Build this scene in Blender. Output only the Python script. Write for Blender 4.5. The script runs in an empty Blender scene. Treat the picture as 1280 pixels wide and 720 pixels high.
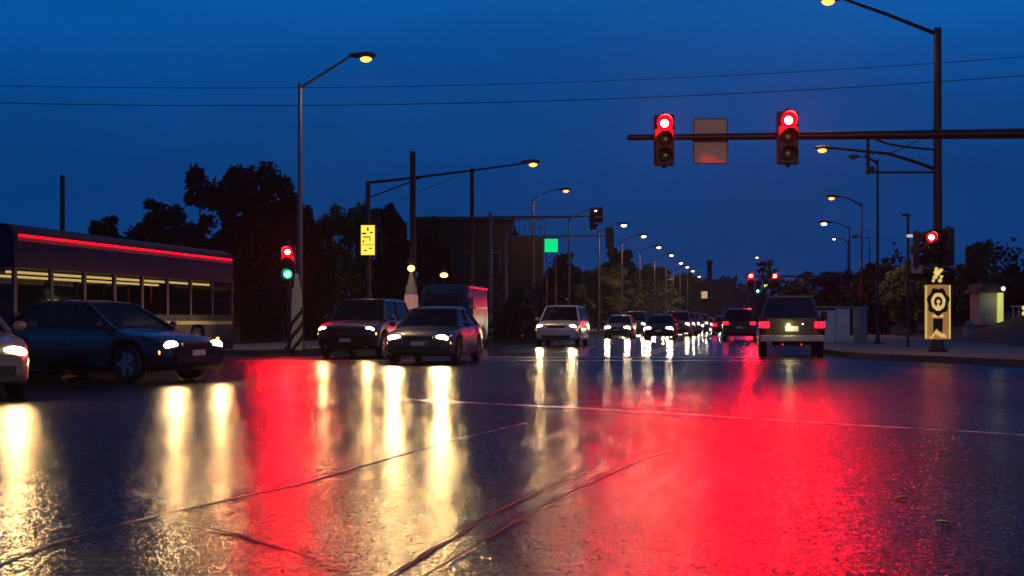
import bpy, bmesh, math, random
from mathutils import Vector, Matrix
random.seed(7)
R = math.radians
PI = math.pi
S = bpy.context.scene
COL = S.collection

# ------------------------------------------------------------------ camera
F, HY, EYE = 1800.0, 401.0, 1.1           # focal length in 1280-px units, horizon row, eye height
cam = bpy.data.cameras.new('camera')
cam.sensor_width = 36.0
cam.lens = 36.0 * F / 1280.0
cam.shift_y = (HY - 360.0) / 1280.0
cam.clip_start, cam.clip_end = 0.1, 6000.0
camo = bpy.data.objects.new('camera', cam)
COL.objects.link(camo)
camo.location = (0, 0, EYE)
camo.rotation_euler = (R(90), 0, 0)
S.camera = camo

# ------------------------------------------------------------------ sky, sun, exposure
w = bpy.data.worlds.new('World'); S.world = w; w.use_nodes = True
nt = w.node_tree; nt.nodes.clear()
N = nt.nodes.new; L = nt.links.new
out = N('ShaderNodeOutputWorld'); add = N('ShaderNodeAddShader')
sky = N('ShaderNodeTexSky'); sky.sky_type = 'NISHITA'; sky.sun_disc = False
sky.sun_elevation = R(-4.5); sky.sun_rotation = R(-120)
b1 = N('ShaderNodeBackground'); b1.inputs[1].default_value = 0.05
tc = N('ShaderNodeTexCoord'); sp = N('ShaderNodeSeparateXYZ')
rp = N('ShaderNodeValToRGB')
e = rp.color_ramp.elements
e[0].position = 0.0;  e[0].color = (0.005, 0.036, 0.130, 1)
e[1].position = 0.6;  e[1].color = (0.0, 0.022, 0.085, 1)
for p, c in ((0.03, (0.001, 0.038, 0.170, 1)), (0.11, (0.0, 0.044, 0.195, 1)), (0.17, (0.0, 0.066, 0.28, 1)), (0.225, (0.0, 0.100, 0.40, 1))):
    q = e.new(p); q.color = c
mp = N('ShaderNodeMapping'); mp.inputs['Scale'].default_value = (1.6, 1.6, 9)
nz = N('ShaderNodeTexNoise'); nz.inputs['Scale'].default_value = 1.6; nz.inputs['Detail'].default_value = 6
mr = N('ShaderNodeMapRange'); mr.inputs['From Min'].default_value = .3; mr.inputs['From Max'].default_value = .72
mr.inputs['To Min'].default_value = .86; mr.inputs['To Max'].default_value = 1.16
mx = N('ShaderNodeVectorMath'); mx.operation = 'SCALE'
b2 = N('ShaderNodeBackground'); b2.inputs[1].default_value = 1.0
L(tc.outputs['Generated'], sp.inputs[0]); L(sp.outputs['Z'], rp.inputs[0])
L(tc.outputs['Generated'], mp.inputs[0]); L(mp.outputs[0], nz.inputs['Vector'])
L(nz.outputs[0], mr.inputs[0]); L(rp.outputs[0], mx.inputs[0]); L(mr.outputs[0], mx.inputs['Scale'])
L(mx.outputs[0], b2.inputs[0]); L(sky.outputs[0], b1.inputs[0])
L(b1.outputs[0], add.inputs[0]); L(b2.outputs[0], add.inputs[1]); L(add.outputs[0], out.inputs[0])

sl = bpy.data.lights.new('sun', 'SUN'); sl.energy = 0.01; sl.angle = R(12); sl.color = (.7, .8, 1)
so = bpy.data.objects.new('sun', sl); COL.objects.link(so); so.rotation_euler = (R(80), 0, R(60))

S.view_settings.view_transform = 'Standard'
S.view_settings.look = 'None'
S.view_settings.exposure = 0.0
S.view_settings.gamma = 1.0
S.view_settings.use_curve_mapping = False
S.cycles.use_denoising = True
S.cycles.max_bounces = 6
S.cycles.diffuse_bounces = 2
S.cycles.glossy_bounces = 3
S.cycles.transparent_max_bounces = 12
S.cycles.sample_clamp_indirect = 6
S.cycles.use_light_tree = True

# ------------------------------------------------------------------ helpers
T = 1 / 6.0                                # the main road runs off towards (1, 6)
YAW = -math.atan(T)                        # turn of things lined up with the main road
HAZE = .0002                               # haze added for halos round the lamps, per metre
def W(px, py, D): return Vector(((px - 640) * D / F, D, EYE + (HY - py) * D / F))
def X(px, D): return (px - 640) * D / F
def Z(py, D): return EYE + (HY - py) * D / F
def RD(c, D): return Vector((c + D * T, D, 0))

_m = {}
def mat(name, col, rough=.6, metal=0, emis=None, es=0, spec=.5, noise=0, nscale=8, bump=0, bscale=40, coat=0):
    if name in _m: return _m[name]
    m = bpy.data.materials.new(name); m.use_nodes = True
    t = m.node_tree; b = t.nodes['Principled BSDF']
    b.inputs['Base Color'].default_value = (*col, 1)
    b.inputs['Roughness'].default_value = rough
    b.inputs['Metallic'].default_value = metal
    b.inputs['Specular IOR Level'].default_value = spec
    b.inputs['Coat Weight'].default_value = coat
    if emis:
        b.inputs['Emission Color'].default_value = (*emis, 1); b.inputs['Emission Strength'].default_value = es
    co = t.nodes.new('ShaderNodeTexCoord')
    if noise:
        n = t.nodes.new('ShaderNodeTexNoise'); n.inputs['Scale'].default_value = nscale; n.inputs['Detail'].default_value = 5
        t.links.new(co.outputs['Object'], n.inputs['Vector'])
        r = t.nodes.new('ShaderNodeMapRange'); r.inputs['From Min'].default_value = .3; r.inputs['From Max'].default_value = .7
        r.inputs['To Min'].default_value = 1 - noise; r.inputs['To Max'].default_value = 1 + noise
        s = t.nodes.new('ShaderNodeVectorMath'); s.operation = 'SCALE'; s.inputs[0].default_value = col
        t.links.new(n.outputs[0], r.inputs[0]); t.links.new(r.outputs[0], s.inputs['Scale']); t.links.new(s.outputs[0], b.inputs['Base Color'])
    if bump:
        n = t.nodes.new('ShaderNodeTexNoise'); n.inputs['Scale'].default_value = bscale; n.inputs['Detail'].default_value = 4
        t.links.new(co.outputs['Object'], n.inputs['Vector'])
        k = t.nodes.new('ShaderNodeBump'); k.inputs['Strength'].default_value = bump; k.inputs['Distance'].default_value = .02
        t.links.new(n.outputs[0], k.inputs['Height']); t.links.new(k.outputs[0], b.inputs['Normal'])
    _m[name] = m
    return m

def glass_mat(name, tint, rough=.04, clear=.5):
    m = bpy.data.materials.new(name); m.use_nodes = True
    t = m.node_tree; t.nodes.clear()
    o = t.nodes.new('ShaderNodeOutputMaterial'); mx_ = t.nodes.new('ShaderNodeMixShader')
    g = t.nodes.new('ShaderNodeBsdfPrincipled'); g.inputs['Base Color'].default_value = (*tint, 1); g.inputs['Roughness'].default_value = rough
    tr = t.nodes.new('ShaderNodeBsdfTransparent')
    mx_.inputs[0].default_value = clear
    t.links.new(g.outputs[0], mx_.inputs[1]); t.links.new(tr.outputs[0], mx_.inputs[2]); t.links.new(mx_.outputs[0], o.inputs[0])
    _m[name] = m; return m

class MB:
    def __init__(s): s.b = bmesh.new()
    def box(s, c, d, rot=None, taper=1.0):
        v = []
        for z in (-1, 1):
            k = taper if z > 0 else 1
            for x, y in ((-1, -1), (1, -1), (1, 1), (-1, 1)):
                p = Vector((x * d[0] / 2 * k, y * d[1] / 2 * k, z * d[2] / 2))
                if rot: p = rot @ p
                v.append(s.b.verts.new(p + Vector(c)))
        for f in ((3, 2, 1, 0), (4, 5, 6, 7), (0, 1, 5, 4), (1, 2, 6, 5), (2, 3, 7, 6), (3, 0, 4, 7)):
            s.b.faces.new([v[i] for i in f])
        return s
    def tube(s, pts, rad, n=10, cap=True):
        pts = [Vector(p) for p in pts]
        if not isinstance(rad, (list, tuple)): rad = [rad] * len(pts)
        rings = []
        up = None
        for i, p in enumerate(pts):
            d = (pts[min(i + 1, len(pts) - 1)] - pts[max(i - 1, 0)]).normalized()
            a = d.orthogonal().normalized() if up is None else (up - d * up.dot(d)).normalized()
            up = a
            bb = d.cross(a)
            rings.append([s.b.verts.new(p + (a * math.cos(2 * PI * k / n) + bb * math.sin(2 * PI * k / n)) * rad[i]) for k in range(n)])
        for i in range(len(rings) - 1):
            for k in range(n):
                s.b.faces.new((rings[i][k], rings[i][(k + 1) % n], rings[i + 1][(k + 1) % n], rings[i + 1][k]))
        if cap:
            s.b.faces.new(rings[0][::-1]); s.b.faces.new(rings[-1])
        return s
    def ball(s, c, r, sc=(1, 1, 1), u=12, v=8):
        m = Matrix.Translation(Vector(c)) @ Matrix.Diagonal((sc[0], sc[1], sc[2], 1))
        bmesh.ops.create_uvsphere(s.b, u_segments=u, v_segments=v, radius=r, matrix=m); return s
    def poly(s, pts, dz=0, down=True):
        """flat polygon at its z; with dz a solid reaching dz below"""
        v = [s.b.verts.new(Vector(p)) for p in pts]
        f = s.b.faces.new(v); 
        if dz:
            u = [s.b.verts.new(Vector(p) - Vector((0, 0, dz))) for p in pts]
            for i in range(len(v)):
                j = (i + 1) % len(v); s.b.faces.new((v[j], v[i], u[i], u[j]))
        return s
    def prism(s, prof, axis, a0, a1):
        """closed profile (u, v) swept along x ('x': u=y,v=z) or y ('y': u=x,v=z)"""
        def P(a, u, v): return Vector((a, u, v)) if axis == 'x' else Vector((u, a, v))
        A = [s.b.verts.new(P(a0, u, v)) for u, v in prof]; B = [s.b.verts.new(P(a1, u, v)) for u, v in prof]
        n = len(prof)
        for i in range(n): s.b.faces.new((A[i], A[(i + 1) % n], B[(i + 1) % n], B[i]))
        s.b.faces.new(A[::-1]); s.b.faces.new(B); return s
    def quad(s, a, b, c, d):
        s.b.faces.new([s.b.verts.new(Vector(p)) for p in (a, b, c, d)]); return s
    def build(s, name, m, parent=None, smooth=False, bevel=0, loc=None):
        bmesh.ops.recalc_face_normals(s.b, faces=s.b.faces)
        me = bpy.data.meshes.new(name); s.b.to_mesh(me); s.b.free()
        o = bpy.data.objects.new(name, me); COL.objects.link(o)
        me.materials.append(m)
        if parent: o.parent = parent
        if loc is not None: o.location = loc
        if smooth:
            for p in me.polygons: p.use_smooth = True
            try: me.set_sharp_from_angle(angle=R(38))
            except Exception: pass
        if bevel:
            k = o.modifiers.new('bevel', 'BEVEL'); k.width = bevel; k.segments = 2; k.limit_method = 'ANGLE'; k.angle_limit = R(40)
        return o

def tag(o, label=None, cat=None, group=None, kind=None):
    if label: o['label'] = label
    if cat: o['category'] = cat
    if group: o['group'] = group
    if kind: o['kind'] = kind
    return o
def empty(name, loc, rz, label, cat, group=None):
    o = bpy.data.objects.new(name, None); COL.objects.link(o)
    o.location = loc; o.rotation_euler = (0, 0, rz); o.empty_display_size = .3
    return tag(o, label, cat, group)
def copy_tree(o, parent=None):
    c = o.copy(); COL.objects.link(c); c.parent = parent
    for ch in list(o.children): copy_tree(ch, c)
    return c
def lamp(kind, parent, loc, watts, col, radius=.1, rot=None, cone=None, blend=.6):
    l = bpy.data.lights.new('light', kind); l.energy = watts; l.color = col; l.shadow_soft_size = radius
    if kind == 'SPOT': l.spot_size = cone; l.spot_blend = blend
    o = bpy.data.objects.new('light', l); COL.objects.link(o); o.parent = parent; o.location = loc
    if rot: o.rotation_euler = rot
    return o
def structure(o): o['kind'] = 'structure'; return o

# ------------------------------------------------------------------ materials
def wet(name, base, r0, r1, bs, bd, bscale, warp=0, patch=.35, grain=0):
    m = bpy.data.materials.new(name); m.use_nodes = True; t = m.node_tree; b = t.nodes['Principled BSDF']
    co = t.nodes.new('ShaderNodeTexCoord')
    def noise(sc, det=4, dist=0, stretch=None):
        n = t.nodes.new('ShaderNodeTexNoise'); n.inputs['Scale'].default_value = sc; n.inputs['Detail'].default_value = det; n.inputs['Distortion'].default_value = dist
        if stretch:
            mp_ = t.nodes.new('ShaderNodeMapping'); mp_.inputs['Scale'].default_value = stretch; mp_.inputs['Rotation'].default_value = (0, 0, R(-10))
            t.links.new(co.outputs['Object'], mp_.inputs[0]); t.links.new(mp_.outputs[0], n.inputs['Vector'])
        else: t.links.new(co.outputs['Object'], n.inputs['Vector'])
        return n
    def mrange(i, a, b_, c, d):
        r = t.nodes.new('ShaderNodeMapRange'); r.inputs[1].default_value = a; r.inputs[2].default_value = b_; r.inputs[3].default_value = c; r.inputs[4].default_value = d
        t.links.new(i, r.inputs[0]); return r.outputs[0]
    big = noise(patch, 4, 0, (1, .35, 1))
    fine = noise(bscale, 3)
    grit = noise(bscale * .3, 6)
    sc = t.nodes.new('ShaderNodeVectorMath'); sc.operation = 'SCALE'; sc.inputs[0].default_value = base
    t.links.new(mrange(fine.outputs[0], .3, .7, .55, 1.5), sc.inputs['Scale'])
    t.links.new(sc.outputs[0], b.inputs['Base Color'])
    t.links.new(mrange(big.outputs[0], .22, .78, r1, r0), b.inputs['Roughness'])
    b.inputs['IOR'].default_value = 1.33
    ad = t.nodes.new('ShaderNodeMath'); ad.operation = 'ADD'
    t.links.new(fine.outputs[0], ad.inputs[0]); t.links.new(grit.outputs[0], ad.inputs[1])
    k = t.nodes.new('ShaderNodeBump'); k.inputs['Distance'].default_value = bd
    t.links.new(mrange(big.outputs[0], .22, .78, bs, bs * .5), k.inputs['Strength'])
    t.links.new(ad.outputs[0], k.inputs['Height'])
    if warp:
        wv = noise(1.3, 2, 0, (.35, 1.6, 1))
        k2 = t.nodes.new('ShaderNodeBump'); k2.inputs['Distance'].default_value = warp; k2.inputs['Strength'].default_value = .5
        t.links.new(wv.outputs[0], k2.inputs['Height']); t.links.new(k2.outputs[0], k.inputs['Normal'])
    t.links.new(k.outputs[0], b.inputs['Normal'])
    if grain:                              # stone tips standing dull out of the water film
        o_ = t.nodes['Material Output']; mxs = t.nodes.new('ShaderNodeMixShader')
        dl = t.nodes.new('ShaderNodeBsdfDiffuse'); dl.inputs['Color'].default_value = (.018, .018, .02, 1)
        g1 = noise(46, 3, 0, (1, .30, 1)); g2 = noise(14, 4, 0, (1, .30, 1))
        f1 = mrange(g1.outputs[0], .40, .62, 0, 1); f2 = mrange(g2.outputs[0], .30, .66, 0, 1)
        f3 = mrange(big.outputs[0], .30, .70, .75, 1.1)
        m1 = t.nodes.new('ShaderNodeMath'); m1.operation = 'MULTIPLY_ADD'; t.links.new(f1, m1.inputs[0]); m1.inputs[1].default_value = .65 * grain
        m2 = t.nodes.new('ShaderNodeMath'); m2.operation = 'MULTIPLY_ADD'; t.links.new(f2, m2.inputs[0]); m2.inputs[1].default_value = .35 * grain; m2.inputs[2].default_value = 1 - grain
        t.links.new(m2.outputs[0], m1.inputs[2])
        m3 = t.nodes.new('ShaderNodeMath'); m3.operation = 'MULTIPLY'; m3.use_clamp = True; t.links.new(m1.outputs[0], m3.inputs[0]); t.links.new(f3, m3.inputs[1])
        t.links.new(m3.outputs[0], mxs.inputs[0]); t.links.new(dl.outputs[0], mxs.inputs[1]); t.links.new(b.outputs[0], mxs.inputs[2])
        t.links.new(mxs.outputs[0], o_.inputs['Surface'])
    _m[name] = m; return m
M_asph = wet('wet_asphalt', (.008, .008, .009), .17, .26, .7, .022, 30, warp=.006, grain=.85)
M_road = wet('wet_smooth_road', (.02, .02, .02), .09, .20, .18, .004, 40, warp=.012)
M_walk = wet('wet_concrete', (.24, .20, .16), .6, .85, .3, .004, 30)
M_kerb = wet('kerb_concrete', (.07, .065, .06), .6, .8, .3, .004, 30)
M_seam = wet('tar_seam', (.006, .006, .006), .5, .75, .6, .006, 60)
M_white = wet('road_paint_white', (.26, .26, .25), .25, .5, .4, .004, 60)
M_yellow = wet('road_paint_yellow', (.55, .36, .04), .25, .5, .4, .004, 60)
M_ground = mat('dark_grass_ground', (.03, .04, .018), .9, noise=.5, nscale=1.5, bump=.6, bscale=6)
M_galv = mat('galvanised_steel', (.16, .16, .16), .45, .6, noise=.2, nscale=5)
M_dark = mat('dark_bronze_steel', (.035, .03, .026), .4, .4, noise=.2, nscale=5)
M_wood = mat('creosoted_wood', (.05, .035, .025), .85, noise=.35, nscale=9, bump=.4, bscale=20)
M_blackp = mat('black_signal_plastic', (.02, .02, .02), .45, noise=.15)
M_housing = mat('signal_housing_paint', (.03, .028, .022), .5, noise=.15)
M_lensoff_r = mat('unlit_red_lens', (.09, .005, .005), .25)
M_lensoff_y = mat('unlit_amber_lens', (.10, .045, .004), .25)
M_lensoff_g = mat('unlit_green_lens', (.004, .06, .035), .25)
M_lens_r = mat('lit_red_lens', (.5, .01, .01), .3, emis=(1, .0, .003), es=16)
M_bulb_r = mat('white_hot_red_bulb', (.8, .5, .5), .3, emis=(1, .42, .36), es=30)
M_bulb_g = mat('white_hot_green_bulb', (.5, .8, .7), .3, emis=(.45, 1, .75), es=6)
M_lens_g = mat('lit_green_lens', (.01, .4, .2), .3, emis=(.0, 1, .30), es=2.5)
M_lens_y = mat('lit_amber_lens', (.4, .3, .01), .3, emis=(.75, .8, .05), es=5)
M_sodium = mat('sodium_lamp_glass', (.8, .6, .3), .3, emis=(1, .34, .05), es=3.2)
M_sodium_far = mat('pale_lamp_glass', (.8, .7, .5), .3, emis=(1, .60, .28), es=9)
M_head = mat('headlamp_glass', (.8, .8, .7), .1, emis=(1, .74, .42), es=60)
M_head_far = mat('distant_headlamp_glass', (.8, .8, .7), .1, emis=(1, .80, .5), es=480)
M_tail = mat('tail_lamp_plastic', (.4, .01, .01), .2, emis=(1, .004, .012), es=7)
M_taildim = mat('red_reflector_plastic', (.3, .01, .01), .2, emis=(1, .02, .03), es=1.2)
M_amber = mat('amber_marker_plastic', (.5, .15, .01), .2, emis=(1, .28, .02), es=10)
M_tyre = mat('tyre_rubber', (.012, .012, .012), .7)
M_rim = mat('alloy_rim', (.35, .35, .36), .3, .9)
M_trim = mat('black_trim', (.012, .012, .013), .5)
M_chrome = mat('chrome_bumper', (.6, .6, .58), .18, 1)
M_plate = mat('number_plate', (.6, .6, .55), .5)
M_cglass = glass_mat('tinted_car_glass', (.01, .011, .013), .04, .25)
M_bglass = glass_mat('bus_glass', (.012, .014, .018), .04, .55)
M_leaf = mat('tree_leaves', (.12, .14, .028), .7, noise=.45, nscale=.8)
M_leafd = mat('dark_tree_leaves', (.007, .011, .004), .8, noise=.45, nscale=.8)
M_bark = mat('tree_bark', (.06, .045, .03), .9, noise=.3, nscale=6)

# ------------------------------------------------------------------ ground, roads, kerbs
structure(MB().quad((-3000, -300, -.03), (3000, -300, -.03), (3000, 4500, -.03), (-3000, 4500, -.03)).build('ground', M_ground))
# the junction and the cross street
LK, RK = -14.9, 2.5                       # kerb offsets of the main road
structure(MB().quad((-160, -40, 0), (160, -40, 0), (160, 45, 0), (-160, 45, 0)).build('road', M_asph))
a, b_, c_, d_ = RD(LK, 45), RD(RK, 45), RD(RK, 2000), RD(LK, 2000)
def up(v, z): return Vector((v.x, v.y, z))
structure(MB().quad(up(a, 0), up(b_, 0), up(c_, 0), up(d_, 0)).build('main_road', M_road))
def pave(name, pts, wd, grass):
    """a raised block: kerb round it, walk behind, bank beyond"""
    MBk = MB().poly([up(p, .15) for p in pts], dz=.2)
    structure(MBk.build(name, M_walk))
rk = [Vector((X(px, D), D, 0)) for px, D in ((2600, 27), (1500, 30), (1400, 31), (1280, 35), (1215, 37.2), (1172, 38.8), (1120, 40.5), (1085, 42.2), (1058, 44))] + [RD(RK, 47), RD(RK, 60), RD(RK, 200), RD(RK, 900)]
rkin = [p + Vector((60, 40, 0)) for p in ()]
outer_r = [RD(RK + 7, 900), RD(RK + 7, 200), RD(RK + 7, 75), RD(RK + 7.5, 62), Vector((24, 54, 0)), Vector((60, 46, 0))]
structure(MB().poly([up(p, .15) for p in rk + outer_r], dz=.19).build('pavement', M_walk))
# kerb strips: a slightly proud band along the edge
def band(name, pts, w_, z0, z1, m):
    mb = MB()
    for i in range(len(pts) - 1):
        p, q = pts[i], pts[i + 1]
        d = (q - p).normalized(); n = Vector((-d.y, d.x, 0)) * w_
        mb.poly([up(p, z1), up(q, z1), up(q + n, z1), up(p + n, z1)], dz=z1 - z0)
    return structure(mb.build(name, m))
band('kerb', rk, .16, -.02, .154, M_kerb)
lk = [Vector((-120, 51, 0)), Vector((-30, 50.5, 0)), Vector((-16, 50, 0)), Vector((-11, 48.3, 0)), RD(LK - 1.2, 46.5), RD(LK, 50), RD(LK, 200), RD(LK, 900)]
structure(MB().poly([up(p, .15) for p in lk + [RD(LK - 6, 900), RD(LK - 6, 200), RD(LK - 6, 58), Vector((-120, 58, 0))]], dz=.19).build('pavement', M_walk))
band('kerb', lk, .16, -.02, .154, M_kerb)
# grass bank on the right, rising away from the pavement
def bank(name, x0, x1, y0, y1, hf, nx=60, ny=40):
    mb = MB(); g = []
    for j in range(ny + 1):
        row = []
        for i in range(nx + 1):
            x = x0 + (x1 - x0) * i / nx; y = y0 + (y1 - y0) * j / ny
            row.append(mb.b.verts.new((x, y, hf(x, y))))
        g.append(row)
    for j in range(ny):
        for i in range(nx): mb.b.faces.new((g[j][i], g[j][i + 1], g[j + 1][i + 1], g[j + 1][i]))
    return structure(mb.build(name, M_ground, smooth=True))
def bank_h(x, y):
    c = x - y * T
    k = max(0, min(1, (c - (RK + 7.2)) / 7.0)) * max(0, min(1, (y - 52) / 18.0))
    return -.06 + 1.5 * (k * k * (3 - 2 * k)) + .05 * math.sin(x * .7) * k + (.28 * min(1, max(0, (c - RK - 6.8)/.4)) * min(1, max(0, (y-50)/1.0)) if k > 0 else 0)
bank('grass_bank', 14, 120, 46, 170, bank_h)

# road markings and tar seams
def ribbon(name, pts, w_, z, m, jag=0, gaps=None):
    mb = MB(); pl = [Vector(p) for p in pts]; dense = []
    for i in range(len(pl) - 1):
        n = max(1, int((pl[i + 1] - pl[i]).length / .12))
        for k in range(n): dense.append(pl[i].lerp(pl[i + 1], k / n))
    dense.append(pl[-1])
    prev = None
    wob = 0
    for i, p in enumerate(dense):
        d = (dense[min(i + 1, len(dense) - 1)] - dense[max(i - 1, 0)]).normalized(); n = Vector((-d.y, d.x, 0))
        wob = wob * .8 + random.uniform(-1, 1) * jag
        ww = w_ * (1 + (random.uniform(-.9, .9) if jag else 0))
        cur = (up(p + n * (ww / 2 + wob), z), up(p + n * (-ww / 2 + wob), z))
        if prev: mb.quad(prev[0], prev[1], cur[1], cur[0])
        prev = cur
    return structure(mb.build(name, m))
def gp(px, py): D = EYE * F / (py - HY); return Vector((X(px, D), D, 0))
ribbon('tar_seam', [gp(-40, 722), gp(60, 681), gp(200, 643), gp(380, 605), gp(480, 575), gp(600, 542), gp(660, 528)], .028, .002, M_seam, .006)
ribbon('tar_seam', [gp(470, 730), gp(545, 685), gp(620, 640), gp(690, 608), gp(735, 592)], .022, .002, M_seam, .008)
ribbon('tar_seam', [gp(505, 735), gp(580, 690), gp(650, 648), gp(735, 606), gp(800, 575), gp(860, 560)], .016, .003, M_seam, .006)
ribbon('tar_seam', [gp(230, 655), gp(300, 668), gp(350, 684), gp(400, 700), gp(330, 708)], .018, .003, M_seam, .012)
ribbon('crossing_line', [gp(500, 499), gp(615, 505), gp(760, 512), gp(900, 521), gp(1060, 531), gp(1200, 539), gp(1420, 553)], .11, .004, M_white, .004)
ribbon('stop_line', [RD(LK + .6, 43.5), RD(RK - .5, 43.5)], .3, .004, M_white)
ribbon('crossing_line', [RD(LK + .6, 40), RD(RK - .6, 40)], .18, .004, M_white)
for dx in (0, .28):
    ribbon('centre_line', [RD(-3.6 + dx, 47), RD(-3.6 + dx, 600)], .11, .004, M_yellow)
mb = MB()
for k in range(60):
    for c in (-10.1, -6.85, -.4):
        p, q = RD(c, 50 + k * 9), RD(c, 53 + k * 9)
        mb.quad(up(p, .004), up(p + Vector((.12, 0, 0)), .004), up(q + Vector((.12, 0, 0)), .004), up(q, .004))
structure(mb.build('lane_line', M_white))

# ------------------------------------------------------------------ trees
def crown_mesh(seed, lobes, n, leaf, w_=1.0, h=1.0):
    """unit crown about 1 wide, base at z=.0 top at 1: leaves spread through overlapping lobes"""
    rnd = random.Random(seed); mb = MB()
    L_ = []
    for i in range(lobes):
        a = rnd.uniform(0, 2 * PI); r = rnd.uniform(0, .32); z = rnd.uniform(.22, .85)
        r *= 1.15 - abs(z - .5)
        L_.append((Vector((r * math.cos(a), r * math.sin(a), z)), rnd.uniform(.10, .24) * (1.1 - .5 * z)))
    L_.append((Vector((0, 0, .5)), .3)); L_.append((Vector((0, 0, .75)), .2))
    clumps = []
    for c, r in L_:
        for _ in range(10):
            v = Vector((rnd.gauss(0, 1), rnd.gauss(0, 1), rnd.gauss(0, 1))).normalized()
            clumps.append((c + v * r * rnd.uniform(.7, 1.1), rnd.uniform(.03, .07)))
        clumps.append((c, r * .8))
    for i in range(n):
        c, r = clumps[rnd.randrange(len(clumps))]
        v = Vector((rnd.gauss(0, 1), rnd.gauss(0, 1), rnd.gauss(0, 1))).normalized() * r * rnd.uniform(.3, 1.05)
        p = c + v; s = leaf * rnd.uniform(.6, 1.4)
        a = Vector((rnd.gauss(0, 1), rnd.gauss(0, 1), rnd.gauss(0, 1))).normalized()
        b = a.orthogonal().normalized()
        mb.quad(p - a * s, p - b * s * .55, p + a * s, p + b * s * .55)
    return mb
def tree_proto(seed, lobes, n, leaf, m, label):
    t = empty('tree', (0, 0, 0), 0, label, 'tree')
    crown_mesh(seed, lobes, n, leaf).build('crown', m, t)
    mb = MB(); rnd = random.Random(seed + 5)
    mb.tube([(0, 0, -.03), (.01, 0, .15), (-.01, .01, .35), (.01, 0, .62)], [.035, .028, .02, .008], 8)
    for i in range(7):
        a = rnd.uniform(0, 2 * PI); z = rnd.uniform(.2, .5)
        mb.tube([(0, 0, z), (.12 * math.cos(a), .12 * math.sin(a), z + .12), (.26 * math.cos(a), .26 * math.sin(a), z + .26)], [.014, .009, .003], 6)
    mb.build('trunk', M_bark, t)
    return t
protos = {
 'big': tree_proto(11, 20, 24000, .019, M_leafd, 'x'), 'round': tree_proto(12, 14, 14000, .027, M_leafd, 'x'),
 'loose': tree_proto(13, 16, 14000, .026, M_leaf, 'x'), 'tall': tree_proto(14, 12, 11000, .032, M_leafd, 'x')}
used = set(); trnd = random.Random(21)
TREES = [  # px, D, width px, top py, kind, label
 (292, 74, 175, 200, 'big', 'tallest broad dark tree behind the left street light, crown highest in the photo'),
 (212, 76, 150, 243, 'round', 'round dark tree joined to the left flank of the tallest tree'),
 (125, 84, 105, 262, 'round', 'small rounded dark tree left of the broad tree group'),
 (30, 90, 130, 290, 'loose', 'dark bushy tree at the far left edge of the photo'),
 (352, 80, 130, 236, 'round', 'dark tree right behind the left street light pole'),
 (425, 82, 110, 252, 'loose', 'dark tree between the left street light and the yellow lit sign'),
 (482, 84, 100, 247, 'round', 'dark tree behind the yellow lit sign pole'),
 (530, 92, 70, 268, 'tall', 'dark tree at the left end of the flat roofed building'),
 (648, 108, 60, 285, 'tall', 'dark tree at the right end of the flat roofed building'),
 (700, 122, 75, 312, 'round', 'low dark tree behind the green lit sign'),
 (776, 198, 66, 306, 'tall', 'tree with a narrow pointed top beneath the row of far lamps'),
 (752, 160, 95, 332, 'loose', 'olive street tree lit by lamps, nearest on the left kerb'),
 (812, 232, 85, 330, 'loose', 'olive lamplit street tree right of the nearest one'),
 (850, 330, 70, 338, 'round', 'far roadside tree above the oncoming headlights'),
 (885, 440, 70, 346, 'loose', 'far roadside tree left of the distant red signals'),
 (998, 150, 75, 352, 'round', 'dark tree right above the roof of the waiting pickup'),
 (1036, 118, 95, 337, 'big', 'dark tree behind the row of right hand street lights'),
 (1092, 100, 95, 326, 'round', 'dark tree behind the slim unlit street light pole'),
 (1142, 92, 90, 322, 'loose', 'dark tree just left of the gold panel pole'),
 (1196, 88, 70, 330, 'round', 'low dark tree just right of the gold panel pole'),
 (1222, 84, 62, 300, 'loose', 'ragged topped dark tree above the small lit kiosk'),
 (1246, 92, 60, 342, 'round', 'low dark tree right behind the small lit kiosk'),
 (1292, 80, 70, 317, 'tall', 'dark dense tree cut off by the right edge of the photo'),
]
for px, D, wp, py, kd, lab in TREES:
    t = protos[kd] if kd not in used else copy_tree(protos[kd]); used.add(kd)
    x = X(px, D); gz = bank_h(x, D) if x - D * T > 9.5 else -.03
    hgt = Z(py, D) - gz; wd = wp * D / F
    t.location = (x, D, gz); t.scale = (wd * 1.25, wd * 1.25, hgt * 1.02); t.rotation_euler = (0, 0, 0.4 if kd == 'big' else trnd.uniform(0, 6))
    tag(t, lab, 'tree', 'trees along the road')
# far woods: one mass, nobody could count its trees
mb = MB(); rnd = random.Random(3)
for i in range(26000):
    x = rnd.uniform(-330, 330); y = 480 + rnd.uniform(-25, 25)
    top = 9 + 3.5 * math.sin(x * .031) + 2.5 * math.sin(x * .11 + 1) + 1.5 * math.sin(x * .37)
    p = Vector((x, y, top * math.sqrt(rnd.random()) + rnd.uniform(-.5, .7)))
    s = rnd.uniform(.8, 1.7); a = Vector((rnd.gauss(0, 1), rnd.gauss(0, 1), rnd.gauss(0, 1))).normalized(); b = a.orthogonal().normalized()
    mb.quad(p - a * s, p - b * s * .6, p + a * s, p + b * s * .6)
tag(mb.build('distant_woods', M_leafd), 'dark mass of woodland along the horizon', 'woods', kind='stuff')
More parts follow.
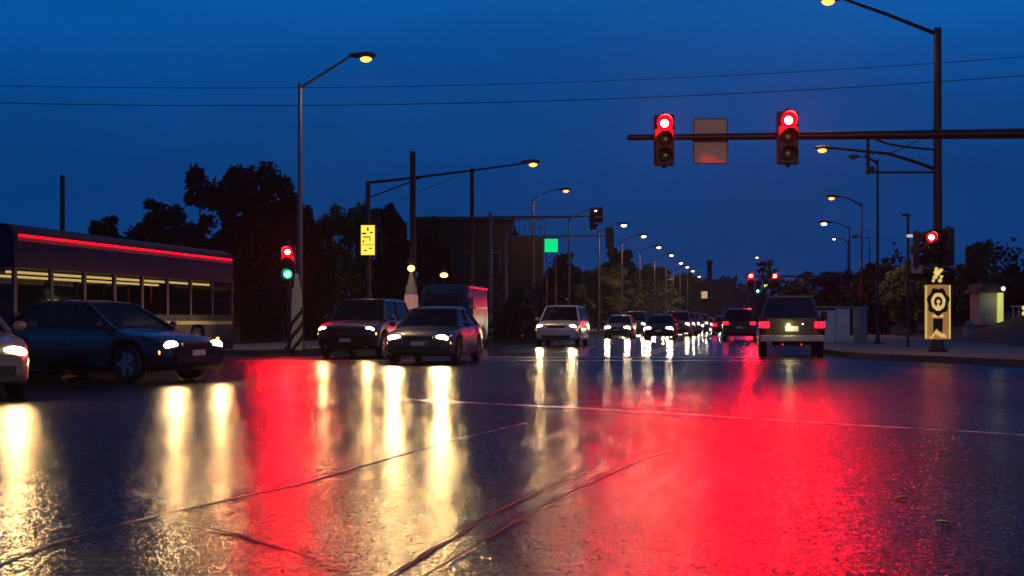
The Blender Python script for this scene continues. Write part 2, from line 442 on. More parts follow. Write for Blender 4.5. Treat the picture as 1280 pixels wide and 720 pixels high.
# hedge and scrub under the trees (uncountable brush)
for (xa, xb, y, h, nm, lab) in ((-34, 2, 86, 2.6, 'undergrowth', 'black undergrowth beneath the trees behind the left vehicles'), (17, 62, 98, 3.6, 'undergrowth', 'black undergrowth beneath the trees on the right bank')):
    mb = MB()
    for i in range(9000):
        x = rnd.uniform(xa, xb); top = h * (1 + .3 * math.sin(x * .8) + .2 * math.sin(x * 2.3))
        p = Vector((x, y + rnd.uniform(-2.5, 2.5), top * rnd.random())); s = rnd.uniform(.15, .35)
        if p.x - p.y * T > 9.5: p.z += 1.2
        a = Vector((rnd.gauss(0, 1), rnd.gauss(0, 1), rnd.gauss(0, 1))).normalized(); b = a.orthogonal().normalized()
        mb.quad(p - a * s, p - b * s * .6, p + a * s, p + b * s * .6)
    tag(mb.build(nm, M_leafd), lab, 'undergrowth', kind='stuff')

# ------------------------------------------------------------------ buildings
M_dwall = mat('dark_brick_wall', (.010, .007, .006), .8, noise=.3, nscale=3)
M_tan = mat('tan_shop_wall', (.32, .23, .15), .8, noise=.2, nscale=2)
M_pale = mat('pale_render', (.30, .29, .24), .7, noise=.15, nscale=2)
M_roof = mat('dark_roof_felt', (.03, .03, .032), .8, noise=.3)
M_win = mat('dark_window_glass', (.01, .012, .016), .08)
M_warmwin = mat('lit_window', (.5, .4, .2), .4, emis=(1, .62, .25), es=.55)
M_frame = mat('window_frame', (.12, .11, .10), .6)
def building(px0, px1, D, top, depth, wall, label, wins=(), lit=(), base=-.03, rz=0, parapet=True):
    x0, x1 = X(px0, D), X(px1, D); zt = Z(top, D); wd = x1 - x0
    t = empty('building', ((x0 + x1) / 2, D, base), rz, label, 'building')
    h = zt - base
    MB().box((0, depth / 2, h / 2 - .15), (wd, depth, h - .3)).build('wall', wall, t)
    mb = MB().box((0, depth / 2, h - .12), (wd + .3, depth + .3, .24))
    mb.build('roof', M_roof, t)
    k = 0
    for (u, v, ww, hh) in wins:
        f = MB().box((-wd / 2 + u * wd, -.02, v * h), (ww + .12, .08, hh + .12)).build('window', M_frame, t)
        MB().box((-wd / 2 + u * wd, -.065, v * h), (ww, .03, hh)).build('pane', M_warmwin if k in lit else M_win, f)
        k += 1
    return t, wd, h
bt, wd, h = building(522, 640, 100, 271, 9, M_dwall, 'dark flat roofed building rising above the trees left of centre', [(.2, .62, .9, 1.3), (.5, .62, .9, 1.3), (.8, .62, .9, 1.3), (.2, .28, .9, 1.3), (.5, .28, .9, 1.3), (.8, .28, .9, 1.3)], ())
mb = MB()
for i in range(7): mb.tube([(wd / 2 + .2 + i * .35, 1, h - 1.2), (wd / 2 + .2 + i * .35, 1, h - .15)], .025, 6)
mb.tube([(wd / 2 - .2, 1, h - .15), (wd / 2 + 2.4, 1, h - .15)], .03, 6); mb.tube([(wd / 2 - .2, 1, h - .7), (wd / 2 + 2.4, 1, h - .7)], .02, 6)
mb.box((wd / 2 + 1.1, 2.2, h / 2 - .65), (2.2, 3, h - 1.3))
mb.build('railing', M_dwall, bt)
building(694, 750, 168, 350, 7, M_tan, 'low tan shop front lit warm beyond the green lit sign', [(.2, .5, .9, 1.5), (.5, .45, .8, 2.0), (.8, .5, .9, 1.5)], (0, 2))
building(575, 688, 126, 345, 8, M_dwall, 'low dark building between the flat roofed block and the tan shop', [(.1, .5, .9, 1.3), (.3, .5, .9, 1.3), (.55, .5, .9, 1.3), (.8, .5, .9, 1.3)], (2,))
building(-40, 60, 96, 318, 8, M_tan, 'brown walled building at the left edge behind the bus', [(.7, .5, .7, 1.0), (.85, .5, .7, 1.0)], (0, 1))
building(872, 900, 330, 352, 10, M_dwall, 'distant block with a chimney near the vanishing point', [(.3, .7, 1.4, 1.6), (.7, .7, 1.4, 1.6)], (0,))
t = empty('chimney', (X(887, 340), 340, 0), 0, 'thin distant chimney rising above the far treeline left of the red signals', 'chimney')
MB().tube([(0, 0, 0), (0, 0, Z(326, 340))], [.9, .55], 12).build('stack', M_dwall, t)
MB().tube([(0, 0, Z(326, 340) - .8), (0, 0, Z(326, 340) + .1)], [.75, .75], 12).build('cap', M_dwall, t)
M_lwall = mat('white_wall_paint', (.7, .68, .6), .6, noise=.15, nscale=2)
# white low wall to the right of the pickup
D = 64
t = empty('garden_wall', (X(1044, D), D, 0), R(4), 'low white panelled wall right of the waiting pickup', 'wall')
for (p0, p1, top) in ((1021, 1043, 388), (1044, 1062, 386)):
    x0, x1 = X(p0, D) - X(1044, D), X(p1, D) - X(1044, D)
    MB().box(((x0 + x1) / 2, 0, (Z(top, D)) / 2), (x1 - x0 - .03, .3, Z(top, D))).build('wall_panel', M_lwall, t, bevel=.02)
MB().box((X(1042, D) - X(1044, D), 0, Z(384, D)), (X(1063, D) - X(1021, D) + .1, .4, .08)).build('coping', M_pale, t, bevel=.01)
t = empty('gate_pier', (X(1075, D), D, 0), R(4), 'short white pier standing alone right of the low white wall', 'pier')
MB().box((0, 0, Z(386, D) / 2), (.5, .5, Z(386, D))).build('pier', M_pale, t, bevel=.02)
MB().box((0, 0, Z(385, D)), (.6, .6, .1)).build('cap', M_pale, t, bevel=.02)
# kiosk with a lit column, and railing
D = 78; gz = bank_h(X(1240, D), D)
t = empty('kiosk', (X(1236, D), D, gz), 0, 'small pale kiosk with a yellow lit column on the right bank', 'kiosk')
hk = Z(366, D) - gz
MB().box((0, .9, hk / 2), (.95, 1.6, hk)).build('wall', M_pale, t)
MB().prism([(-.75, hk), (.95, hk), (.75, hk + .42), (-.35, hk + .5)], 'y', -.2, 2.0).build('roof', M_roof, t)
MB().box((.62, 0, hk / 2), (.26, .26, hk)).build('column', mat('lit_yellow_column', (.6, .6, .3), .5, emis=(.75, .8, .12), es=.62), t)
MB().box((-.05, -.12, hk + .05), (.75, .1, .1)).build('strip_light', mat('strip_light', (.8, .8, .7), .5, emis=(1, 1, .75), es=.8), t)
MB().ball((.72, -.15, hk + .22), .13).build('lamp', mat('white_lamp', (.8, .8, .8), .5, emis=(1, .95, .8), es=1.6), t)
lamp('POINT', t, (.2, -.6, hk * .8), 6, (1, .95, .5), .1)
t = empty('railing', (X(1255, D) + .35, D, gz), 0, 'pale railing running right from the small lit kiosk', 'railing')
for i in range(12): MB().box((.15 + i * .3, 0, .5), (.04, .04, 1.0)).build('post', M_pale, t)
MB().box((1.9, 0, 1.0), (3.8, .06, .06)).build('top_rail', M_pale, t)
MB().box((1.9, 0, .18), (3.8, .06, .08)).build('bottom_rail', M_pale, t)
t = empty('post_lamp', (X(1277, D), D - .4, gz), 0, 'yellow lit stacked lantern before the railing at the right edge', 'lamp')
MB().tube([(0, 0, 0), (0, 0, 1.0)], .05, 8).build('post', M_dark, t)
for i in range(3): MB().ball((0, 0, .3 + i * .3), .13, u=10, v=6).build('globe', mat('yellow_globe', (.6, .6, .3), .5, emis=(.8, .72, .15), es=.9), t)
D = 70; gz = bank_h(X(1211, D), D)
t = empty('white_bin', (X(1211, D), D, gz), 0, 'small white rounded bin left of the lit kiosk on the dark bank', 'bin')
MB().tube([(0, 0, 0), (0, 0, .08), (0, 0, .42), (0, 0, .5)], [.24, .26, .26, .2], 14).build('body', M_pale, t, smooth=True)
MB().ball((.03, 0, .68), .2, (1, 1, .8)).build('lid', M_pale, t, smooth=True)

# ------------------------------------------------------------------ haze added to give the lamps halos
hz = bpy.data.materials.new('halo_haze'); hz.use_nodes = True; t_ = hz.node_tree; t_.nodes.clear()
ho = t_.nodes.new('ShaderNodeOutputMaterial'); hv = t_.nodes.new('ShaderNodeVolumePrincipled')
hv.inputs['Color'].default_value = (.8, .88, 1, 1); hv.inputs['Density'].default_value = HAZE; hv.inputs['Anisotropy'].default_value = .3
t_.links.new(hv.outputs[0], ho.inputs['Volume'])
tag(MB().box((0, 2150, 8), (6100, 4920, 18)).build('haze', hz), 'thin haze added over the junction for lamp halos', 'haze', kind='stuff')

# ------------------------------------------------------------------ street lights
ORANGE = (1, .56, .2)
def lamp_head(t, p, ang, lit='sodium', k=1.0, watts=0):
    """cobra head at p, nose pointing along local +x turned by ang"""
    rot = Matrix.Rotation(ang, 3, 'Z')
    mb = MB()
    prof = [(-.35, .05), (-.1, .10), (.2, .13), (.45, .10), (.56, .03)]
    rings = []
    for (x, z) in prof:
        rings.append([mb.b.verts.new(Vector(p) + rot @ Vector((x * k, math.cos(q) * (.17 if x > -.2 else .07) * k, (math.sin(q) * z + .02) * k))) for q in [2 * PI * i / 12 for i in range(12)]])
    for i in range(len(rings) - 1):
        for q in range(12): mb.b.faces.new((rings[i][q], rings[i][(q + 1) % 12], rings[i + 1][(q + 1) % 12], rings[i + 1][q]))
    mb.b.faces.new(rings[0]); mb.b.faces.new(rings[-1])
    hd = mb.build('lamp_head', M_galv, t, smooth=True)
    c = Vector(p) + rot @ Vector((.22 * k, 0, -.09 * k))
    m = {'sodium': M_sodium, 'far': M_sodium_far, 'off': M_lensoff_y}[lit]
    MB().ball(c, .2 * k, (1.0, .8, .62), 14, 8).build('lens', m, hd, smooth=True)
    if watts:
        if watts > 2000: lamp('POINT', hd, c - Vector((0, 0, .16 * k)), watts, ORANGE, .12)
        else: lamp('SPOT', hd, c - Vector((0, 0, .16 * k)), watts, ORANGE, .12, (0, 0, 0), R(165), .5)
def street_light(x, y, zt, arm, lamp_z, ang, label, lit='sodium', r=.11, m=None, watts=0, group='street lights along the road', curve=.35, base=.15, k=1.0):
    m = m or M_galv
    t = empty('street_light', (x, y, base), 0, label, 'street light', group)
    zt -= base; lamp_z -= base
    MB().tube([(0, 0, .25), (0, 0, zt)], [r, r * .62], 12).build('pole', m, t, smooth=True)
    MB().box((0, 0, .03), (.42, .42, .06)).tube([(0, 0, .06), (0, 0, .3)], [r * 1.6, r * 1.25], 12).build('base', m, t)
    MB().tube([(0, 0, zt - .02), (0, 0, zt + .06)], [r * .75, r * .5], 10).build('cap', m, t)
    d = Vector((math.cos(ang), math.sin(ang), 0))
    pts = []
    for i in range(9):
        s = i / 8
        z = (zt - .12) + (lamp_z - zt + .12) * (s ** (1 - curve * .5) if lamp_z > zt else s)
        z = (zt - .12) + (lamp_z - (zt - .12)) * math.sin(s * PI / 2) ** (1.0)*1.0 if curve > .3 else (zt - .12) + (lamp_z - (zt - .12)) * s
        pts.append(d * (arm - .3) * s + Vector((0, 0, z)))
    MB().tube(pts, [.055 - .02 * i / 8 for i in range(9)], 8).build('arm', m, t, smooth=True)
    lamp_head(t, d * arm + Vector((0, 0, lamp_z)), ang, lit, k, watts)
    return t
# the near left one, the one by the right corner
street_light(X(375, 48.5), 48.5, Z(106, 48.5), 2.0, Z(70, 48.5), YAW * 0, 'tall galvanised street light with an upswept arm, largest on the left', watts=700, r=.105, curve=.3)
# unseen street light added outside the frame to warm the mast arm and its panel
street_light(10.5, 9, 9.3, 2.0, 10.0, PI, 'unseen street light added on the near right corner to light the mast arm', watts=3000)
# far left row by a proto
row = [(706, 237), (745, 262), (778, 280), (803, 294), (822, 308), (838, 318), (850, 328), (858, 333), (865, 338), (873, 345)]
ords = ['second in the left row, pale lamp over the green sign', 'third in the left row, lamp behind the black signal head', 'fourth in the left row, right of the black signal heads', 'fifth in the left row, above the pointed tree',
        'sixth in the left row of shrinking lamps', 'seventh in the left row of shrinking lamps', 'eighth in the left row of shrinking lamps', 'ninth in the left row, small lamp', 'tenth in the left row, tiny lamp', 'eleventh and farthest in the left row, tiniest lamp']
proto_l = None
for i, ((px, py), lab) in enumerate(zip(row, ords)):
    D = 8.9 * F / (HY - py); x = X(px, D) - 2.15
    lab = 'street light ' + lab
    if i < 2: street_light(x, D, 9.3, 2.0, 10.0, 0, lab, 'far' if i else 'sodium', watts=800 if i == 0 else 500, k=1.0 if i < 1 else 1.2)
    elif proto_l is None: proto_l = street_light(x, D, 9.3, 2.0, 10.0, 0, lab, 'far', k=1.3, watts=1900)
    else:
        t = copy_tree(proto_l); t.location = (x, D, .15); tag(t, lab, 'street light')
# long bracket arm street light (lamp at 663,203)
D = 67
t = empty('street_light', (X(460, D), D, .15), 0, 'street light on a very long braced arm above the yellow lit sign', 'street light', 'street lights along the road')
zt = Z(227, D) - .15; la = X(655, D) - X(460, D); lz = Z(203, D) - .15
MB().tube([(0, 0, .2), (0, 0, zt)], [.15, .11], 12).build('pole', M_dark, t, smooth=True)
MB().tube([(0, 0, 0), (0, 0, .25)], [.24, .2], 12).build('base', M_dark, t)
pts = [(la * s, 0, zt - .05 + (lz - zt) * s ** 1.1) for s in [i / 10 for i in range(11)]]
MB().tube(pts, [.07 - .003 * i for i in range(11)], 8).build('arm', M_dark, t, smooth=True)
MB().tube([(.05, 0, Z(247, D) - .15), (la * .35, 0, zt + .20)], .035, 6).tube([(X(500, D) - X(460, D), 0, Z(250, D) - .15), (la * .62, 0, zt + .42)], .012, 6).build('brace', M_dark, t)
lamp_head(t, (la + .2, 0, lz), 0, 'sodium', 1.0, 900)
# right side
D = 44; xp = X(1172, D)
t = empty('street_light', (xp, D, .15), 0, 'thick dark street light pole at the right corner with gold panel and signal brackets', 'street light')
zt = Z(35, D) - .15
MB().tube([(0, 0, .5), (0, 0, zt)], [.15, .115], 14).build('pole', M_dark, t, smooth=True)
MB().tube([(0, 0, 0), (0, 0, .08), (0, 0, .1), (0, 0, .5)], [.3, .3, .22, .16], 14).build('base', M_dark, t)
ax = X(1040, D) - xp; az = Z(-2, D) - .15
MB().tube([(0, 0, Z(43, D) - .15), (ax * .5, 0, Z(17, D) - .15), (ax * .8, 0, Z(3, D) - .15), (ax + .3, 0, az)], [.065, .055, .045, .04], 8).build('arm', M_dark, t, smooth=True)
lamp_head(t, (ax + .1, 0, az), PI, 'sodium', 1.0, 350)
# lower curved arm and its lamp
MB().tube([(-.1, 0, Z(211, D) - .15), (X(1140, D) - xp, 0, Z(201, D) - .15), (X(1110, D) - xp, 0, Z(192, D) - .15), (X(1088, D) - xp, 0, Z(190, D) - .15), (X(1040, D) - xp, 0, Z(185, D) - .15)], [.06, .055, .05, .045, .035], 8).build('arm', M_dark, t, smooth=True)
lamp_head(t, (X(1034, D) - xp, 0, Z(185, D) - .15), PI, 'sodium', .7, 90)
MB().tube([(-.1, 0, Z(187, D) - .15), (X(1135, D) - xp, 0, Z(184, D) - .15), (X(1110, D) - xp, 0, Z(180, D) - .15), (X(1094, D) - xp, 0, Z(174, D) - .15)], .035, 6).tube([(X(1112, D) - xp, 0, Z(193, D) - .15), (X(1150, D) - xp, 0, Z(174, D) - .15)], .018, 6).build('stay', M_dark, t)
MB().tube([(-.1, 0, Z(215.5, D) - .15), (X(1082, D) - xp, 0, Z(215.5, D) - .15)], .035, 6).tube([(X(1085, D) - xp, 0, Z(218, D) - .15), (X(1085, D) - xp, 0, Z(174, D) - .15)], [.06, .05], 8).box((X(1088, D) - xp, 0, Z(212, D) - .15), (.22, .2, .18)).build('bracket', M_dark, t)
# other right hand lamps
street_light(X(1097, 60), 60, Z(201, 60), .9, Z(196, 60), PI, 'slim unlit street light on the right with a short arm', 'off', r=.07, m=M_dark, k=.6)
street_light(X(1077, 92), 92, Z(255, 92), 1.7, Z(246, 92), PI, 'lit street light on the right, higher of the two pale lamps', 'sodium', r=.08, m=M_dark, watts=700)
street_light(X(1062, 116), 116, Z(284, 116), 1.8, Z(278, 116), PI, 'lit street light on the right, lower of the two pale lamps', 'far', r=.09, m=M_dark, k=1.2)
street_light(X(1060, 140), 140, Z(302, 140), 1.2, Z(298, 140), PI, 'small dim street light on the right below the two pale lamps', 'far', r=.09, m=M_dark, k=.7)
for px, py, D, lab in ((948, 321, 200, 'tiny distant street light left above the far red signals'), (1075, 296, 150, 'thin far street light with an unlit lamp right of the two pale lamps')):
    street_light(X(px + 12, D), D, Z(py + 1, D), 1.3, Z(py, D), PI, lab, 'far' if px < 1000 else 'off', r=.07, m=M_dark)
# utility poles
def upole(px, D, top, r, lab, arm=False, base=-.02):
    t = empty('utility_pole', (X(px, D), D, base), 0, lab, 'pole', 'wooden utility poles')
    h = Z(top, D) - base
    MB().tube([(0, 0, 0), (0, 0, h * .5), (0, 0, h)], [r * 1.25, r * 1.1, r], 10).build('pole', M_wood, t, smooth=True)
    if arm:
        MB().box((0, -.15, h - .5), (2.2, .1, .12)).build('crossarm', M_wood, t)
        for s in (-1, -.5, .5, 1): MB().tube([(s, -.15, h - .44), (s, -.15, h - .28)], [.05, .03], 8).build('insulator', M_galv, t)
    else:
        MB().tube([(0, 0, h - .02), (0, 0, h + .03)], [r * 1.06, r * .8], 10).build('cap', M_galv, t)
    return t
upole(516, 60, 190, .12, 'tall wooden pole right of the yellow lit sign, taller of the central pair', base=.15)
upole(590, 76, 211, .11, 'bare wooden pole before the flat roofed building', base=.15)
upole(78, 62, 220, .1, 'thin wooden pole standing alone at the far left')
pa, pb = upole(-330, 60, 95, .15, 'wooden utility pole outside the left edge carrying the cables', True), upole(1640, 60, 18, .15, 'wooden utility pole outside the right edge carrying the cables', True)
def cable(a, b, sag, r, lab):
    pts = [a.lerp(b, s) - Vector((0, 0, sag * 4 * s * (1 - s))) for s in [i / 40 for i in range(41)]]
    tag(MB().tube(pts, r, 6).build('overhead_cable', M_trim), lab, 'cable', 'overhead cables')
cable(W(-330, 96, 60), W(1640, 38, 60), 1.25, .014, 'upper of the two thin overhead cables crossing the sky')
cable(W(-330, 117, 60), W(1640, 62, 60), 1.25, .018, 'lower of the two thin overhead cables crossing the sky')

# ------------------------------------------------------------------ traffic lights
def traffic_light(p, rz, lab, lit=(), sc=1.0, watts=0, aim=None, backplate=False, group='traffic light heads', gw=0, facing=True):
    """three section head hung with its middle at p; front is local -y"""
    t = empty('traffic_light', p, rz, lab, 'traffic light', group)
    t.scale = (sc, sc, sc)
    MB().box((0, .02, 0), (.45, .20, 1.12)).build('housing', M_housing, t, bevel=.03)
    MB().tube([(0, .02, .55), (0, .02, .62)], [.06, .04], 10).build('cap', M_housing, t)
    MB().tube([(0, .02, -.62), (0, .02, -.55)], [.04, .06], 10).build('cap', M_housing, t)
    MB().box((0, .15, 0), (.10, .12, .26)).build('bracket', M_dark, t)
    for i, (z, c) in enumerate(((.36, 'r'), (0, 'y'), (-.36, 'g'))):
        on = c in lit
        m = {'r': (M_lensoff_r, M_lens_r), 'y': (M_lensoff_y, M_lens_y), 'g': (M_lensoff_g, M_lens_g)}[c][on]
        ln = MB().ball((0, -.08, z), .14, (1, .28, 1), 20, 10).build('lens', m, t, smooth=True)
        if on: MB().ball((0, -.115, z), .085, (1, .3, 1), 12, 6).build('bulb', {'r': M_bulb_r, 'g': M_bulb_g, 'y': M_lens_y}[c], ln, smooth=True)
        mb = MB(); n = 20; ro, ri = .182, .174
        A = []
        for k in range(n + 1):
            q = PI * (-.20) + PI * 1.40 * k / n      # open at the bottom
            dp = .26 * (0.45 + .55 * max(0, math.sin(q)))
            cx, cz = math.cos(q), math.sin(q)
            A.append([mb.b.verts.new((cx * r_, y_, z + cz * r_)) for r_, y_ in ((ro, -.08), (ro, -.08 - dp), (ri, -.08 - dp), (ri, -.08))])
        for k in range(n):
            for j in range(4): mb.b.faces.new((A[k][j], A[k][(j + 1) % 4], A[k + 1][(j + 1) % 4], A[k + 1][j]))
        mb.b.faces.new(A[0]); mb.b.faces.new(A[-1][::-1])
        mb.build('visor', M_blackp, t, smooth=True)
        if on and watts and (c != 'g' or gw):
            col = {'r': (1, .0, .003), 'y': (.8, .8, .05), 'g': (.02, 1, .45)}[c]
            rot = (R(90 - 18), 0, PI)
            lamp('POINT', ln, (0, -.2, z), 260 if (watts > 1400 and c == 'r') else 2, col, .03)
            lamp('SPOT', ln, (0, -.15, z), watts if c != 'g' else gw, col, .075, rot, R(120), .8)
    return t
D = 32
t = empty('mast_arm', (X(1420, D), D, .15), 0, 'dark horizontal mast arm reaching in from the right edge over the road', 'mast arm')
x0 = X(1420, D)
MB().tube([(X(785, D) - x0, 0, Z(172, D) - .15), (X(900, D) - x0, 0, Z(171, D) - .15), (X(1280, D) - x0, 0, Z(167, D) - .15), (0, 0, Z(166, D) - .15)], [.065, .075, .115, .14], 14).build('arm', M_dark, t, smooth=True)
MB().tube([(0, 0, .1), (0, 0, 6.2)], [.2, .17], 14).build('pole', M_dark, t, smooth=True)
MB().tube([(X(784, D) - x0, 0, Z(172, D) - .15), (X(787, D) - x0, 0, Z(172, D) - .15)], [.06, .072], 12).build('end_cap', M_dark, t)
MB().tube([(0, 0, 0), (0, 0, .12)], [.36, .3], 14).build('base', M_dark, t)
traffic_light(W(830, 175.5, D - .25), 0, 'red signal head nearest the tip of the large mast arm', 'r', 1.0, 3400, group='signal heads on the large mast arm')
traffic_light(W(984.5, 172.5, D - .25), 0, 'red signal head on the large mast arm right of the blank tan panel', 'r', 1.04, 5200, group='signal heads on the large mast arm')
t = empty('sign_panel', W(888, 176.5, D + .14), 0, 'blank tan rectangular panel on the large mast arm between red signals', 'sign')
MB().box((0, 0, 0), (.72, .02, .97)).build('panel', mat('tan_panel', (.72, .50, .36), .55, noise=.08, nscale=2), t)
mb = MB()
for s in (-1, 1): mb.box((s * .375, 0, 0), (.03, .045, 1.03)).box((0, 0, s * .50), (.72, .045, .03))
mb.build('frame', M_dark, t)
# corner signals, left
D = 47
traffic_light(W(360, 329, D), 0, 'red and green lit signal head beside the left street light pole', 'rg', 1.0, 3200, gw=5)
t = empty('signal_post', (X(361, D + .35), D + .35, .15), 0, 'slim post carrying the red and green lit signal head', 'post')
MB().tube([(0, 0, .05), (0, 0, Z(305, D))], .06, 10).build('post', M_dark, t)
MB().tube([(0, 0, 0), (0, 0, .1)], [.16, .12], 10).build('base', M_dark, t)
# on the thick right pole
D = 43.7
traffic_light(W(1163, 311, D), 0, 'red signal head on the thick right corner pole', 'r', .95, 60)
traffic_light(W(1146, 312, D + .1), R(75), 'dark signal head turned sideways left of the red one on the corner pole', '', .95)
traffic_light(W(1184, 309, D + .1), R(-80), 'dark signal head turned sideways on the right of the corner pole', '', 1.05)
t = empty('signal_bracket', W(1166, 312, D + .25), 0, 'dark bracket holding three signal heads to the right corner pole', 'bracket')
MB().box((0, 0, .45), (1.1, .06, .06)).box((0, 0, -.45), (1.1, .06, .06)).build('bar', M_dark, t)
# small sign + camera post near 1130
D = 52
t = empty('camera_post', (X(1135, D), D, .15), 0, 'thin post with a small camera, white lamp and pale sign left of the corner pole', 'post')
MB().tube([(0, 0, 0), (0, 0, Z(268, D) - .15)], .05, 8).build('post', M_dark, t)
MB().box((-.08, -.02, Z(269, D) - .15), (.28, .12, .1)).build('camera', M_blackp, t)
MB().box((.06, -.06, Z(295, D) - .15), (.22, .1, .1)).build('lamp', mat('dim_white_lamp', (.7, .7, .7), .5, emis=(1, .85, .75), es=.5), t)
MB().box((.3, -.08, Z(333, D) - .15), (.42, .03, .52)).build('sign', mat('pale_mauve_sign', (.32, .26, .28), .6), t)
# far mast arms
def mast(px_pole, px_tip, py, D, lab, r=.09, m=None, base=.15):
    x0 = X(px_pole, D); m = m or M_galv
    t = empty('mast_arm', (x0, D, base), 0, lab, 'mast arm', 'distant mast arms')
    z = Z(py, D) - base
    MB().tube([(0, 0, .1), (0, 0, z + .3)], [r * 1.5, r * 1.2], 10).build('pole', m, t)
    MB().tube([(0, 0, 0), (0, 0, .12)], [r * 2.4, r * 2], 10).build('base', m, t)
    MB().tube([(0, 0, z), (X(px_tip, D) - x0, 0, z + .05)], [r * 1.1, r * .6], 10).build('arm', m, t)
mast(613, 752, 272, 84, 'grey mast arm over the left lanes, higher of the central two')
traffic_light(W(741, 276, 83.8), R(70), 'dark signal head turned sideways at the tip of the higher central mast arm', '', 1.0)
traffic_light(W(750, 269, 84.3), R(170), 'dark signal head seen from behind under the third lamp', '', .8)
mast(632, 768, 296, 92, 'grey mast arm over the left lanes, lower of the central two')
traffic_light(W(762, 298, 91.8), R(180), 'black signal head seen from behind on the lower central mast arm', '', 1.2)
mast(1052, 930, 346, 112, 'distant mast arm above the roof of the waiting pickup', m=M_dark)
traffic_light(W(938, 353, 111.7), R(0), 'distant red signal head, left of the pair above the pickup', 'r', 1.35, 2500)
traffic_light(W(968, 353, 111.7), R(0), 'distant red signal head, right of the pair above the pickup', 'r', 1.35, 2500)
mast(1030, 942, 353, 170, 'farthest mast arm with green signals below the distant red ones', m=M_dark)
traffic_light(W(947, 359, 169.7), R(0), 'distant green signal head just below the left distant red one', 'g', 1.3)
traffic_light(W(957, 357, 169.7), R(0), 'distant amber green signal head between the distant red ones', 'yg', 1.2)

# ------------------------------------------------------------------ lit signs, panels
M_ysign = mat('yellow_lit_sign', (.7, .6, .1), .5, emis=(1, .72, .07), es=1.25)
M_ymark = mat('dark_sign_mark', (.08, .06, .01), .6)
D = 66
t = empty('lit_sign', (X(460.5, D), D - .2, Z(319, D)), 0, 'tall yellow lit sign fixed to the long armed lamp pole', 'sign')
hh = 37 * D / F; ww = 17 * D / F
MB().box((0, .03, hh / 2), (ww + .06, .14, hh + .06)).build('case', M_dark, t)
MB().box((0, -.05, hh / 2), (ww, .02, hh)).build('face', M_ysign, t)
mb = MB()
for (x, z, a, b) in ((-.17, .98, .2, .07), (.0, 1.18, .07, .16), (.16, 1.02, .12, .06), (-.05, .82, .34, .05), (.1, .70, .05, .12), (-.2, .62, .07, .1), (0, .46, .55, .03), (.12, .30, .16, .04), (-.12, .20, .14, .05)):
    mb.box((x, -.066, z), (a, .012, b))
mb.build('lettering', M_ymark, t)
D = 88
t = empty('lit_sign', (X(689, D), D, .15), 0, 'square green lit sign on two thin posts', 'sign')
zz = Z(307, D) - .15
MB().box((0, 0, zz), (.86, .16, .86)).build('case', M_dark, t)
MB().box((0, -.09, zz), (.80, .02, .80)).build('face', mat('green_lit_sign', (.02, .5, .2), .5, emis=(.0, .80, .22), es=1.0, noise=0), t)
for s in (-1, 1): MB().tube([(s * .28, 0, 0), (s * .28, 0, zz - .43)], .04, 8).build('post', M_galv, t)
# gold panel on the thick right pole
M_gold = mat('gold_panel', (.55, .33, .10), .45, emis=(.85, .42, .09), es=.30, noise=.12, nscale=3)  # panel is no lamp: weak glow stands in for street light on it
M_goldb = mat('glow_gold_relief', (.8, .6, .25), .4, emis=(1, .72, .2), es=.62)  # relief glows in place of lamplight catching it
M_brown = mat('dark_brown_relief', (.035, .018, .01), .5)
D = 43.75
t = empty('gold_panel', (X(1172, D), D, Z(424, D)), 0, 'tall gold ornamental panel with a ring emblem on the right corner pole', 'panel')
pw, ph = 32 * D / F, 68 * D / F
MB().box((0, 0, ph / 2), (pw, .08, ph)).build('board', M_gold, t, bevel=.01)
mb = MB()
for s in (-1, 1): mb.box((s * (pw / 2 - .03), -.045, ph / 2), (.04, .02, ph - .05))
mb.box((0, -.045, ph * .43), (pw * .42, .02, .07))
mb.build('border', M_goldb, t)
def ring(mb, cx, cz, ro, ri, y0, y1, n=28, wob=0, sq=1.0):
    A = []
    for k in range(n):
        q = 2 * PI * k / n; rr = ro * (1 + wob * math.sin(q * 7))
        A.append([mb.b.verts.new((cx + math.cos(q) * r_, y_, cz + math.sin(q) * r_ * sq)) for r_, y_ in ((rr, y0), (rr, y1), (ri, y1), (ri, y0))])
    for k in range(n):
        for j in range(4): mb.b.faces.new((A[k][j], A[k][(j + 1) % 4], A[(k + 1) % n][(j + 1) % 4], A[(k + 1) % n][j]))
cz = ph * .69
mb = MB(); ring(mb, 0, cz, .33, .2, -.05, -.062, wob=.10, sq=1.25); mb.build('wreath', M_brown, t)
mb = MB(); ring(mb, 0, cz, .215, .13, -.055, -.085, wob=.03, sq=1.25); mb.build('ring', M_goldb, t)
mb = MB().ball((0, -.055, cz), .13, (1, .15, 1.2)); mb.build('boss', M_brown, t)
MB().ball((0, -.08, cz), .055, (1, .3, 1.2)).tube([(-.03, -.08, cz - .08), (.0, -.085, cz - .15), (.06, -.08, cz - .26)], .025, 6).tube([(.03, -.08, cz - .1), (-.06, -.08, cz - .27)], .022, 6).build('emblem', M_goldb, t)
MB().prism([(-.15, ph * .38), (.15, ph * .38), (.13, ph * .12), (.05, ph * .15), (-.05, ph * .20), (-.14, ph * .1)], 'y', -.041, -.055).build('recess', M_brown, t)
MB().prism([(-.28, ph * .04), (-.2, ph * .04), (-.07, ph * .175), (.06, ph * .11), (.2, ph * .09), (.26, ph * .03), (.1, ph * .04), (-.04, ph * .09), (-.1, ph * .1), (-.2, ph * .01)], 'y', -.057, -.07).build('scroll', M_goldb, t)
t = empty('finial', (X(1172, D), D - .1, Z(351, D)), 0, 'gold leafy finial just above the tall gold panel', 'ornament')
mb = MB(); rr = random.Random(5)
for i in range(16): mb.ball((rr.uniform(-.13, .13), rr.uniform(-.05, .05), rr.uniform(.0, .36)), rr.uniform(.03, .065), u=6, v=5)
mb.ball((-.16, 0, .0), .05, u=8, v=5)
